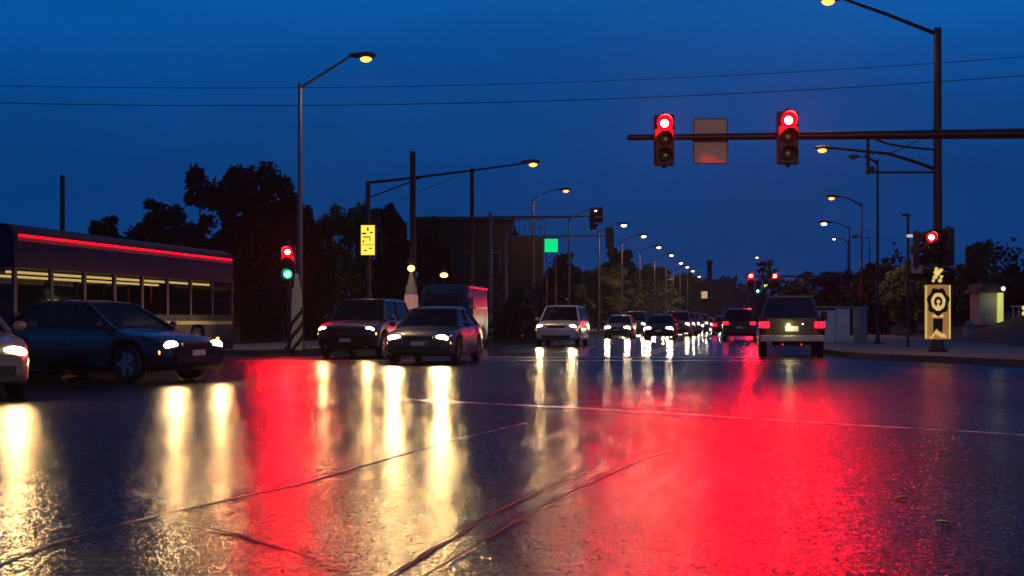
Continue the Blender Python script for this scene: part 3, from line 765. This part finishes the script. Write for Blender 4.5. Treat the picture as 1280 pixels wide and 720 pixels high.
mb.build('foliage', M_goldb, t)
MB().tube([(0, .12, -.1), (0, 0, .1)], .03, 6).build('stem', M_dark, t)
# wrapped pedestals on the left corner
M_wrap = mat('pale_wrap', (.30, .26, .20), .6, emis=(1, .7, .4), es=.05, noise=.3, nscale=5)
def pedestal(px, D, w_px, y0, y1, lab, stripes, top=None, band_=None):
    x = X(px, D); zb = .15; wd = w_px * D / F; zt = Z(y0, D) - zb
    t = empty('pedestal', (x, D, zb), 0, lab, 'pedestal')
    MB().tube([(0, 0, 0), (0, 0, zt * .7), (0, 0, zt)], [wd / 2, wd / 2 * .95, wd / 2 * .8], 12).build('column', M_wrap, t, smooth=True)
    MB().tube([(0, 0, zt), (0, 0, zt + .25), (0, 0, zt + .5)], [wd * .3, wd * .2, .04], 10).build('finial', M_wrap, t, smooth=True)
    mb = MB()
    for i in range(stripes):
        z = zt * (.25 + .22 * i)
        pts = [(math.cos(q) * wd * .51, math.sin(q) * wd * .51, z + .22 * q) for q in [-PI + PI * k / 10 for k in range(11)]]
        mb.tube(pts, .06, 6)
    mb.build('stripe', M_brown, t)
    if band_:
        MB().tube([(0, 0, zt * .62), (0, 0, zt * .85)], [wd * .53, wd * .5], 12).build('band', band_, t)
    if top:
        MB().ball((0, 0, zt + .62), .13, (1, 1, .9)).build('lantern', top, t)
        MB().tube([(0, 0, zt + .78), (0, 0, zt + 1.1)], [.16, .01], 8).build('lantern_roof', M_dark, t)
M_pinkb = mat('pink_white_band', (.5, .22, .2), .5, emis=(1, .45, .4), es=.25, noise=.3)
pedestal(371, 46.6, 14, 361, 405, 'pale striped pedestal beneath the red and green signal on the left', 3)
pedestal(514, 52, 17, 357, 400, 'pedestal with a pink band and glowing lantern at the tall wooden pole', 1, mat('lantern_glow', (.8, .5, .2), .5, emis=(1, .5, .1), es=5), M_pinkb)
D = 66
t = empty('post_lamp', (X(555, D), D, .15), 0, 'small orange lamp on a thin post right of the lantern pedestal', 'lamp')
MB().tube([(0, 0, 0), (0, 0, Z(346, D) - .15)], .04, 8).build('post', M_dark, t)
MB().ball((0, 0, Z(344, D) - .15), .14, (1.3, 1, .8)).build('lamp', mat('orange_lamp', (.8, .4, .2), .5, emis=(1, .35, .1), es=7), t)
MB().tube([(0, 0, Z(341, D) - .15), (0, 0, Z(337, D) - .15)], [.22, .02], 8).build('hood', M_dark, t)

# ------------------------------------------------------------------ vehicles (front at local -y)
def paint(name, col, rough=.3): return mat(name, col, rough, .1, coat=.6)
def loft(rings, mb):
    V = [[mb.b.verts.new(p) for p in r] for r in rings]; n = len(V[0])
    for i in range(len(V) - 1):
        for k in range(n): mb.b.faces.new((V[i][k], V[i][(k + 1) % n], V[i + 1][(k + 1) % n], V[i + 1][k]))
    mb.b.faces.new(V[0][::-1]); mb.b.faces.new(V[-1])
def interp(tab, y):
    for i in range(len(tab) - 1):
        if y <= tab[i + 1][0]:
            a, b = tab[i], tab[i + 1]; s = (y - a[0]) / (b[0] - a[0]); return [a[j] + (b[j] - a[j]) * s for j in range(1, len(a))]
    return list(tab[-1][1:])
def wheel(t, x, y, r, wdt=.2):
    s = 1 if x > 0 else -1
    wt = empty_part('wheel', t, (x, y, r))
    mb = MB(); prof = [(-wdt / 2, r * .66), (-wdt / 2, r * .93), (-wdt / 2 + .03, r), (wdt / 2 - .03, r), (wdt / 2, r * .93), (wdt / 2, r * .66)]
    n = 24; A = [[mb.b.verts.new((a, math.cos(2 * PI * k / n) * b, math.sin(2 * PI * k / n) * b)) for a, b in prof] for k in range(n)]
    for k in range(n):
        for j in range(len(prof)): mb.b.faces.new((A[k][j], A[k][(j + 1) % len(prof)], A[(k + 1) % n][(j + 1) % len(prof)], A[(k + 1) % n][j]))
    ty = mb.build('wheel', M_tyre, t, smooth=True); ty.location = (x, y, r)
    mb = MB().tube([(s * (wdt / 2 - .07), 0, 0), (s * (wdt / 2 - .05), 0, 0)], r * .67, 24)
    for k in range(5):
        q = 2 * PI * k / 5; mb.box((s * (wdt / 2 - .025), math.cos(q) * r * .34, math.sin(q) * r * .34), (.03, .07, r * .6), Matrix.Rotation(-q + PI / 2, 3, 'X') if False else Matrix.Rotation(q - PI / 2, 3, 'X'))
    mb.tube([(s * (wdt / 2 - .06), 0, 0), (s * (wdt / 2), 0, 0)], r * .14, 12)
    mb.build('rim', M_rim, ty)
    bpy.data.objects.remove(wt)
def empty_part(name, t, loc):
    o = bpy.data.objects.new(name, None); COL.objects.link(o); o.parent = t; o.location = loc; return o

def car(loc, rz, label, pm, kind='sedan', head=True, tail=False, hw=0, group='oncoming cars', hm=None, cone=64):
    spec = {  # length, half width, wheel r, wheel ys, belt profile (y, zbottom, zbelt, halfw), greenhouse (y0,y1 base; y2,y3 roof), roof z
     'sedan': dict(L=4.6, w=.91, r=.33, wy=(-1.42, 1.32), prof=[(-2.3, .34, .62, .70), (-2.2, .24, .70, .80), (-1.9, .2, .80, .88), (-.95, .2, .94, .91), (1.3, .2, .98, .91), (2.0, .24, 1.0, .86), (2.25, .32, .92, .78), (2.3, .4, .84, .74)],
              gh=(-1.05, 1.75, -.25, 1.05), roof=1.45, gw=(.80, .60)),
     'suv': dict(L=4.8, w=.95, r=.37, wy=(-1.45, 1.42), prof=[(-2.4, .42, .82, .78), (-2.32, .3, .92, .86), (-2.0, .26, 1.0, .92), (-1.05, .26, 1.10, .95), (2.0, .26, 1.14, .95), (2.3, .3, 1.12, .90), (2.4, .42, 1.0, .86)],
              gh=(-1.15, 2.3, -.45, 2.05), roof=1.76, gw=(.86, .68)),
    }[kind]
    t = empty('car', loc, rz, label, 'car', group)
    body = MB(); rings = []; Lh = spec['L'] / 2; n = 70
    for i in range(n + 1):
        y = -Lh + spec['L'] * i / n
        zb, zt, hwid = interp(spec['prof'], y)
        z0 = zb
        for wy in spec['wy']:
            d = abs(y - wy); ra = spec['r'] + .07
            if d < ra: z0 = max(z0, spec['r'] + math.sqrt(ra * ra - d * d))
        z0 = min(z0, zt - .12)
        h = zt - z0
        half = [(hwid * .90, z0), (hwid * .985, z0 + h * .12), (hwid, z0 + h * .5), (hwid * .985, z0 + h * .8), (hwid * .93, zt - .015), (hwid * .8, zt + .012), (hwid * .4, zt + .03)]
        rings.append([Vector((x, y, z)) for x, z in half] + [Vector((-x, y, z)) for x, z in reversed(half)])
    loft(rings, body)
    body.build('body', pm, t, smooth=True)
    y0, y1, y2, y3 = spec['gh']; zb = interp(spec['prof'], 0)[1] - .03; zr = spec['roof']; wb, wr = spec['gw']
    B = [Vector((-wb, y0, zb)), Vector((wb, y0, zb)), Vector((wb, y1, zb + .02)), Vector((-wb, y1, zb + .02))]
    Tt = [Vector((-wr, y2, zr - .05)), Vector((wr, y2, zr - .05)), Vector((wr, y3, zr - .06)), Vector((-wr, y3, zr - .06))]
    for nm, (i, j) in (('windscreen', (0, 1)), ('side_window', (1, 2)), ('rear_window', (2, 3)), ('side_window', (3, 0))):
        MB().quad(B[i], B[j], Tt[j], Tt[i]).build(nm, M_cglass, t)
    for i in range(4): MB().tube([B[i], Tt[i]], [.05, .035], 6).build('pillar', pm, t)
    for s in (-1, 1):
        ym = (y0 + y1) / 2; MB().tube([(s * (wb + .005), ym, zb), (s * (wr + .005), (y2 + y3) / 2 + .02, zr - .04)], .04, 6).build('pillar', pm, t)
    mb = MB(); rg = []
    for k in range(9):
        s = k / 8; y = y2 + (y3 - y2) * s; cr = .05 * math.sin(PI * s)
        rg.append([Vector((x * wr, y, zr - .06 + z + (cr if z > 0 else 0))) for x, z in ((-1.03, 0), (-.98, .035), (-.5, .05), (.5, .05), (.98, .035), (1.03, 0))])
    loft(rg, mb); mb.build('roof', pm, t, smooth=True)
    # dark cabin: seats and dash seen through the glass
    MB().box((-.38, .1, zb + .05), (.5, .16, .6)).box((.38, .1, zb + .05), (.5, .16, .6)).box((0, 1.0, zb), (1.2, .16, .5)).build('seat', M_trim, t, bevel=.04)
    for x in (-1, 1):
        for y in spec['wy']: wheel(t, x * (spec['w'] - .11), y, spec['r'])
    yf = -Lh; zl = .66 if kind == 'sedan' else .84; wl = interp(spec['prof'], yf + .1)[2]
    for s in (-1, 1):
        hl = MB().ball((s * (wl - .20), yf + .10, zl), .14, (1.25, .55, .62), 14, 8).build('headlight', (hm or M_head) if head else M_plate, t, smooth=True)
        if hw:
            lamp('SPOT', hl, (s * (wl - .20), yf - .02, zl), hw, (1, .60, .22), .07, (R(87), 0, PI), R(cone), 1.0)
        MB().box((s * (wl - .05), yf + .28, zl - .12), (.14, .22, .06)).build('side_marker', M_amber, t)
        MB().ball((s * (spec['w'] + .08), -.85, zb + .1), .1, (1, .6, .75), 10, 6).build('mirror', pm, t, smooth=True)
        tl = MB().box((s * (interp(spec['prof'], Lh - .05)[2] - .14), Lh - .02, zl + .12), (.3, .08, .16)).build('tail_light', M_tail if tail else M_taildim, t, bevel=.02)
        MB().box((s * (spec['w'] - .0), -.1, zb - .12), (.02, .16, .025)).box((s * spec['w'], .85, zb - .12), (.02, .16, .025)).build('door_handle', M_chrome, t)
        MB().tube([(s * (wl - .26), yf + .04, .38), (s * (wl - .26), yf + .10, .38)], .06, 10).build('fog_lamp', M_plate, t)
    MB().box((0, yf - .005, .42), (1.2, .08, .12)).build('lower_grille', M_trim, t)
    MB().box((0, yf + .03, zl), (.8, .07, .12)).build('grille', M_trim, t, bevel=.02)
    MB().box((0, yf - .02, .52), (.34, .02, .12)).build('number_plate', M_plate, t)
    MB().box((0, Lh + .005, .74), (.34, .02, .12)).build('number_plate', M_plate, t)
    return t
P_silver = paint('silver_paint', (.13, .13, .135)); P_black = paint('black_paint', (.012, .012, .014)); P_grey = paint('dark_grey_paint', (.06, .06, .065))
P_white = paint('white_paint', (.6, .6, .58)); P_red = paint('maroon_paint', (.12, .012, .012)); P_blue = paint('blue_paint', (.02, .04, .12)); P_tan = paint('beige_paint', (.3, .25, .18))

def lane(c, D, z=0): p = RD(c, D); p.z = z; return p
# oncoming (front towards the camera: local -y turned onto the road line)
car(lane(-8.4, 38.4), YAW, 'dark grey oncoming sedan with headlights on, nearest before the lantern pedestal', P_grey, 'sedan', hw=700)
car(Vector((X(128, 27), 27, 0)), R(62), 'dark sedan turning in front of the blue bus at the left', P_black, 'sedan', hw=260, cone=150, group='cars turning at the left')
car(Vector((X(-78, 21.5), 21.5, 0)), R(32), 'added beige sedan half out of the frame at the left edge, headlights warming the road', P_tan, 'sedan', hw=200, cone=130, group='cars turning at the left')  # car added so its headlights lay a warm sheen on the road
car(lane(-8.4, 64), YAW, 'second oncoming car in the outer lane, white suv', P_white, 'suv', hw=200, cone=40, hm=M_head_far)
car(lane(-5.3, 84), YAW, 'first oncoming car in the inner lane, black sedan', P_black, 'sedan', hw=14, hm=M_head_far)
car(lane(-11.9, 44.5), YAW, 'black oncoming suv in the kerb lane left of the nearest sedan', P_black, 'suv', hw=260, cone=50)
c1 = car(lane(-8.4, 92), YAW, 'third oncoming car in the outer lane, beige', P_tan, 'sedan', hw=14, hm=M_head_far)
c2 = car(lane(-5.3, 104), YAW, 'second oncoming car in the inner lane, silver suv', P_silver, 'suv', hw=14, hm=M_head_far)
for src, c, D, lab in ((c1, -8.4, 116, 'fourth oncoming car in the outer lane'), (c2, -5.3, 124, 'third oncoming car in the inner lane'), (c1, -8.4, 142, 'fifth oncoming car in the outer lane'), (c2, -5.3, 146, 'fourth oncoming car in the inner lane'), (c1, -5.3, 172, 'fifth oncoming car in the inner lane'), (c2, -8.4, 178, 'sixth oncoming car in the outer lane'), (c1, -5.3, 210, 'farthest oncoming car in the inner lane'), (c2, -5.3, 114, 'silver suv queued between two cars in the inner lane'), (c1, -5.3, 135, 'beige car queued mid way along the inner lane'), (c2, -8.4, 104, 'silver suv queued mid way along the outer lane'), (c1, -8.4, 129, 'beige car queued far along the outer lane')):
    t = copy_tree(src); t.location = lane(c, D); tag(t, lab + ', headlights glaring', 'car')
car(lane(-.7, 82), YAW + 0, 'dark suv waiting ahead of the pickup, slightly left of it', P_black, 'suv', head=False, tail=True, group='cars heading away')
t_ = car(lane(-2.2, 112), YAW, 'maroon sedan with red tail lights left of the dark suv', P_red, 'sedan', head=False, tail=True, group='cars heading away')
for o in COL.objects:
    if o.get('group') == 'cars heading away': o.rotation_euler = (0, 0, YAW + PI)
# cars heading away have their tail towards us: local +y end nearest the camera

# pickup at the right
def pickup(loc, rz):
    t = empty('pickup_truck', loc, rz, 'dark pickup with red tail lights and pale bumper waiting at the right kerb', 'pickup truck')
    pm = paint('dark_olive_paint', (.05, .045, .035)); wd = .98
    prof = [(-2.75, .55, 1.0, .85), (-2.6, .42, 1.10, .93), (-1.0, .42, 1.18, .98), (.55, .42, 1.20, .98)]
    def shell(prof, ys, ye, nm, wys, n=40):
        mb = MB(); rings = []
        for i in range(n + 1):
            y = ys + (ye - ys) * i / n; zb, zt, hwid = interp(prof, y); z0 = zb
            for wy in wys:
                d = abs(y - wy); ra = .47
                if d < ra: z0 = max(z0, .39 + math.sqrt(ra * ra - d * d))
            z0 = min(z0, zt - .12); h = zt - z0
            half = [(hwid * .92, z0), (hwid, z0 + h * .15), (hwid, z0 + h * .6), (hwid * .98, zt - .05), (hwid * .93, zt), (hwid * .4, zt + .01)]
            rings.append([Vector((x, y, z)) for x, z in half] + [Vector((-x, y, z)) for x, z in reversed(half)])
        loft(rings, mb); mb.build(nm, pm, t, smooth=True)
    shell(prof, -2.75, .52, 'body', (-1.75,))
    # bed: two sides, floor
    bedp = [(.56, .45, 1.20, .98), (2.7, .45, 1.20, .98)]
    mb = MB()
    for s in (-1, 1):
        n = 30
        for i in range(n):
            y = .56 + 2.14 * i / n; y2 = .56 + 2.14 * (i + 1) / n
            def zz(yy):
                d = abs(yy - 1.75); return max(.48, .39 + math.sqrt(.47 ** 2 - d * d)) if d < .47 else .48
            a, b = zz(y), zz(y2)
            mb.quad((s * .98, y, a), (s * .98, y2, b), (s * .98, y2, 1.2), (s * .98, y, 1.2))
            mb.quad((s * .90, y, a), (s * .90, y2, b), (s * .90, y2, 1.2), (s * .90, y, 1.2))
            mb.quad((s * .90, y, 1.2), (s * .90, y2, 1.2), (s * .98, y2, 1.2), (s * .98, y, 1.2))
            mb.quad((s * .90, y, a), (s * .90, y2, b), (s * .98, y2, b), (s * .98, y, a))
    mb.box((0, 1.63, .62), (1.8, 2.14, .06)).build('bed', pm, t)
    MB().box((0, 2.72, .88), (1.56, .07, .62)).build('tailgate', pm, t, bevel=.02)
    MB().box((0, 2.77, 1.12), (.3, .04, .06)).build('tailgate_handle', M_trim, t)
    y0, y1, y2, y3 = -1.15, .58, -.5, .48; zb, zr, wb, wr = 1.16, 1.88, .88, .70
    B = [Vector((-wb, y0, zb)), Vector((wb, y0, zb)), Vector((wb, y1, zb)), Vector((-wb, y1, zb))]
    Tt = [Vector((-wr, y2, zr - .06)), Vector((wr, y2, zr - .06)), Vector((wr, y3, zr - .06)), Vector((-wr, y3, zr - .06))]
    for nm, (i, j) in (('windscreen', (0, 1)), ('side_window', (1, 2)), ('rear_window', (2, 3)), ('side_window', (3, 0))):
        MB().quad(B[i], B[j], Tt[j], Tt[i]).build(nm, M_cglass, t)
    for i in range(4): MB().tube([B[i], Tt[i]], [.06, .045], 6).build('pillar', pm, t)
    MB().box((0, (y2 + y3) / 2, zr - .02), (2 * wr + .06, y3 - y2 + .1, .09)).build('roof', P_silver, t, bevel=.03)
    MB().box((-.4, -.1, 1.25), (.5, .16, .6)).box((.4, -.1, 1.25), (.5, .16, .6)).build('seat', M_trim, t, bevel=.04)
    for s in (-1, 1):
        MB().box((s * .83, 2.74, .98), (.30, .07, .19)).build('tail_light', M_tail, t, bevel=.02)
        MB().box((s * 1.13, -.95, 1.28), (.22, .12, .28)).build('mirror', M_trim, t, bevel=.03)
        MB().box((s * .78, -2.68, .9), (.3, .1, .2)).build('headlight', M_plate, t)
        for y in (-1.75, 1.75): wheel(t, s * .86, y, .39, .24)
        MB().ball((s * .28, 2.86, .5 - .12), .03).build('reflector', M_taildim, t)
        lamp('POINT', t, (s * .87, 2.9, .99), 3, (1, .0, .01), .05)
    MB().box((0, 2.86, .56), (1.94, .16, .20)).build('bumper', mat('pale_bumper', (.62, .62, .45), .25, .7), t, bevel=.03)
    MB().box((.0, 2.76, .86), (.40, .015, .16)).build('number_plate', M_plate, t)
    MB().ball((.1, 2.77, .98), .035).ball((-.32, 2.77, 1.0), .02).build('plate_lamp', mat('plate_lamp_glow', (.8, .7, .5), .5, emis=(1, .8, .45), es=7), t)
    lamp('POINT', t, (.1, 3.05, .95), 9, (1, .8, .4), .05)
    MB().box((0, 2.0, .42), (1.2, 1.2, .16)).tube([(.5, 2.5, .35), (.5, 2.8, .33)], .04, 8).build('chassis', M_trim, t)
    MB().tube([(-.95, -1.2, 1.2), (-.97, -1.2, 2.3)], .006, 5).build('aerial', M_trim, t)
    return t
pickup(Vector((X(987, 46.6), 46.6, 0)), YAW + PI)
bpy.context.view_layer.update()

# the blue bus at the left
def bus(c, Dn, length, h):
    t = empty('bus', lane(c - 1.22, Dn + length / 2), YAW, 'long navy blue bus with a red lamp row added for the light streak at the left edge', 'bus')
    pm = mat('navy_bus_paint', (.004, .008, .05), .5, spec=.08); hl = length / 2; w_ = 1.22
    z0, zw0, zw1 = .32, 1.25, 2.15
    wy = (-hl + 2.3, hl - 2.6)
    mb = MB(); rings = []; n = 90
    for i in range(n + 1):           # skirt with wheel arches
        y = -hl + length * i / n; zb = z0
        for q in wy:
            d = abs(y - q); ra = .58
            if d < ra: zb = max(zb, .48 + math.sqrt(ra * ra - d * d))
        half = [(w_ - .02, zb), (w_, zb + .06), (w_, zw0)]
        rings.append([Vector((x, y, z)) for x, z in half] + [Vector((-x, y, z)) for x, z in reversed(half)])
    loft(rings, mb)
    mb.build('body', pm, t, smooth=True)
    # posts between windows and roof
    mb = MB(); k = 0; y = -hl + .05; ys = []
    nb = 8; stp = (length - .1) / nb
    for i in range(nb + 1):
        yy = -hl + .05 + stp * i; ys.append(yy)
        for s in (-1, 1): MB().box((s * (w_ - .03), yy, (zw0 + zw1) / 2), (.06, .12, zw1 - zw0)).build('window_post', M_trim, t)
    for i in range(nb):
        for s in (-1, 1):
            MB().box((s * (w_ - .02), (ys[i] + ys[i + 1]) / 2, (zw0 + zw1) / 2), (.015, stp - .13, zw1 - zw0 - .02)).build('side_window', M_bglass, t)
    MB().box((0, -hl + .02, (zw0 + zw1) / 2), (2 * w_ - .14, .015, zw1 - zw0)).build('windscreen', M_bglass, t)
    MB().box((0, hl - .02, (zw0 + zw1) / 2), (2 * w_ - .14, .015, zw1 - zw0)).build('rear_window', M_bglass, t)
    hr = h
    MB().prism([(-w_, zw1), (w_, zw1), (w_, hr - .22), (w_ - .08, hr - .07), (w_ - .3, hr), (-w_ + .3, hr), (-w_ + .08, hr - .07), (-w_, hr - .22)], 'y', -hl, hl).build('roof', pm, t, smooth=True)
    # inside
    mb = MB()
    for i in range(nb * 2 - 1):
        for s in (-1, 1): mb.box((s * .65, -hl + 1.4 + i * stp / 2, 1.15), (.85, .12, .75))
    mb.build('seat', mat('bus_seat', (.05, .03, .08), .8), t)
    MB().box((0, 0, .9), (2.3, length - .3, .05)).build('floor', M_trim, t)
    for s in (-1, 1): MB().box((s * .75, 0, 2.08), (.10, length - 1.2, .05)).build('ceiling_light', mat('bus_tube_light', (.8, .7, .4), .5, emis=(1, .66, .22), es=1.8), t)
    MB().box((w_ + .004, 0, 1.05), (.012, length - .2, .09)).build('stripe', mat('yellow_streak_stripe', (.55, .36, .06), .4), t)  # yellow stripe stands in for a passing light streak
    mb = MB().box((w_ + .004, 0, hr - .30), (.012, length - .2, .10)).build('stripe', mat('red_streak_stripe', (.5, .02, .03), .4), t)  # red band painted along the line of the light streak
    for i in range(34):
        MB().box((w_ + .012, -hl + .3 + i * (length - .6) / 33, hr - .24), (.03, .30, .05)).build('streak_lamp', mat('red_streak', (.5, .01, .02), .3, emis=(1, .0, .012), es=1.6), t)  # lamps set close to stand in for the red light streak
    for s in (-1, 1):
        for q in wy: wheel(t, s * (w_ - .17), q, .48, .28)
        MB().box((s * .9, -hl - .01, .7), (.34, .06, .2)).build('headlight', M_head, t, bevel=.03)
        MB().box((s * 1.0, hl + .01, 1.0), (.16, .05, .4)).build('tail_light', M_taildim, t)
    for q in (-hl * .6, -hl * .1, hl * .4, hl * .8): MB().box((w_ + .01, q, .62), (.02, .16, .07)).build('side_marker', M_amber, t)
bus(-14.4, 28.2, 12.0, 3.02)

def van(loc, rz):
    t = empty('van', loc, rz, 'dark blue high roofed van with roof lamps added along a red light streak, in the kerb lane', 'van')
    pm = mat('van_blue_paint', (.01, .035, .10), .4, spec=.3); w_ = 1.0
    mb = MB(); rings = []; n = 60
    prof = [(-2.8, .45, 1.0, .88), (-2.65, .35, 1.2, .95), (-2.0, .32, 1.35, .99), (-1.2, .32, 2.3, .97), (-.9, .32, 2.5, .97), (2.75, .32, 2.52, .97), (2.8, .4, 2.45, .94)]
    for i in range(n + 1):
        y = -2.8 + 5.6 * i / n; zb, zt, hwid = interp(prof, y); z0 = zb
        for q in (-1.85, 1.7):
            d = abs(y - q)
            if d < .45: z0 = max(z0, .36 + math.sqrt(.45 ** 2 - d * d))
        h_ = zt - z0
        half = [(hwid * .93, z0), (hwid, z0 + h_ * .1), (hwid, z0 + h_ * .5), (hwid * .94, zt - .12), (hwid * .86, zt - .02), (hwid * .5, zt + .02)]
        rings.append([Vector((x, y, z)) for x, z in half] + [Vector((-x, y, z)) for x, z in reversed(half)])
    loft(rings, mb); mb.build('body', pm, t, smooth=True)
    MB().quad((-.80, -1.96, 1.44), (.80, -1.96, 1.44), (.74, -1.24, 2.27), (-.74, -1.24, 2.27)).build('windscreen', M_win, t)
    for s in (-1, 1):
        MB().prism([(-1.75, 1.3), (-.6, 1.3), (-.6, 2.0), (-1.25, 2.0)], 'x', s * .985, s * 1.0).build('side_window', M_win, t)
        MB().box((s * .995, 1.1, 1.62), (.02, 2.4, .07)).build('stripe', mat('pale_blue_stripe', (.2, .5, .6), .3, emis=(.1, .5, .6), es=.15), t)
        MB().ball((s * .72, -2.68, .88), .14, (1.1, .6, .7), 12, 8).build('headlight', M_head, t, smooth=True)
        MB().box((s * 1.1, -1.6, 1.45), (.18, .12, .3)).build('mirror', M_trim, t, bevel=.03)
        for q in (-1.85, 1.7): wheel(t, s * .87, q, .36)
    for i in range(5):
        MB().box((.93, -.7 + i * .8, 2.40), (.05, .4, .05)).build('streak_lamp', mat('red_streak', (.5, .01, .02)), t)  # lamps added to carry on the red light streak
    MB().box((0, -2.78, .5), (1.7, .12, .2)).build('bumper', M_trim, t, bevel=.03)
    MB().box((0, -2.76, .85), (.9, .06, .16)).build('grille', M_trim, t)
van(lane(-11.9, 57), YAW)

# ------------------------------------------------------------------ litter on the wet road
def leaf(px, py, s, rz, m, lab, stem=None):
    p = gp(px, py)
    t = empty('fallen_leaf', (p.x, p.y, .003), rz, lab, 'leaf')
    mb = MB(); n = 10; A = []
    for i in range(n + 1):
        u = i / n; w_ = math.sin(PI * u) ** .8 * .42 * s * (1 + .15 * math.sin(u * 25)); z = .010 * math.sin(u * PI) * s / .1 + .25 * s * u * u
        A.append([mb.b.verts.new(((u - .5) * s * 1.6, v * w_, z + .5 * abs(v) * w_ * .9)) for v in (-1, -.5, 0, .5, 1)])
    for i in range(n):
        for k in range(4): mb.b.faces.new((A[i][k], A[i][k + 1], A[i + 1][k + 1], A[i + 1][k]))
    o = mb.build('blade', m, t, smooth=True); k = o.modifiers.new('solid', 'SOLIDIFY'); k.thickness = .002
    MB().tube([(-.8 * s, 0, .002), (-1.3 * s, .1 * s, .004)], .0025, 5).build('stalk', M_bark, t)
leaf(1127, 626, .075, R(10), mat('brown_leaf', (.28, .12, .05), .5), 'brown curled wet leaf lying on the road at the right')
leaf(1180, 656, .06, R(185), mat('green_orange_leaf', (.16, .42, .10), .5), 'green leaf nearest the bottom right corner of the road')
leaf(1078, 629, .05, R(40), mat('dark_leaf', (.03, .015, .01), .5), 'small dark leaf flattened left of the brown leaf')
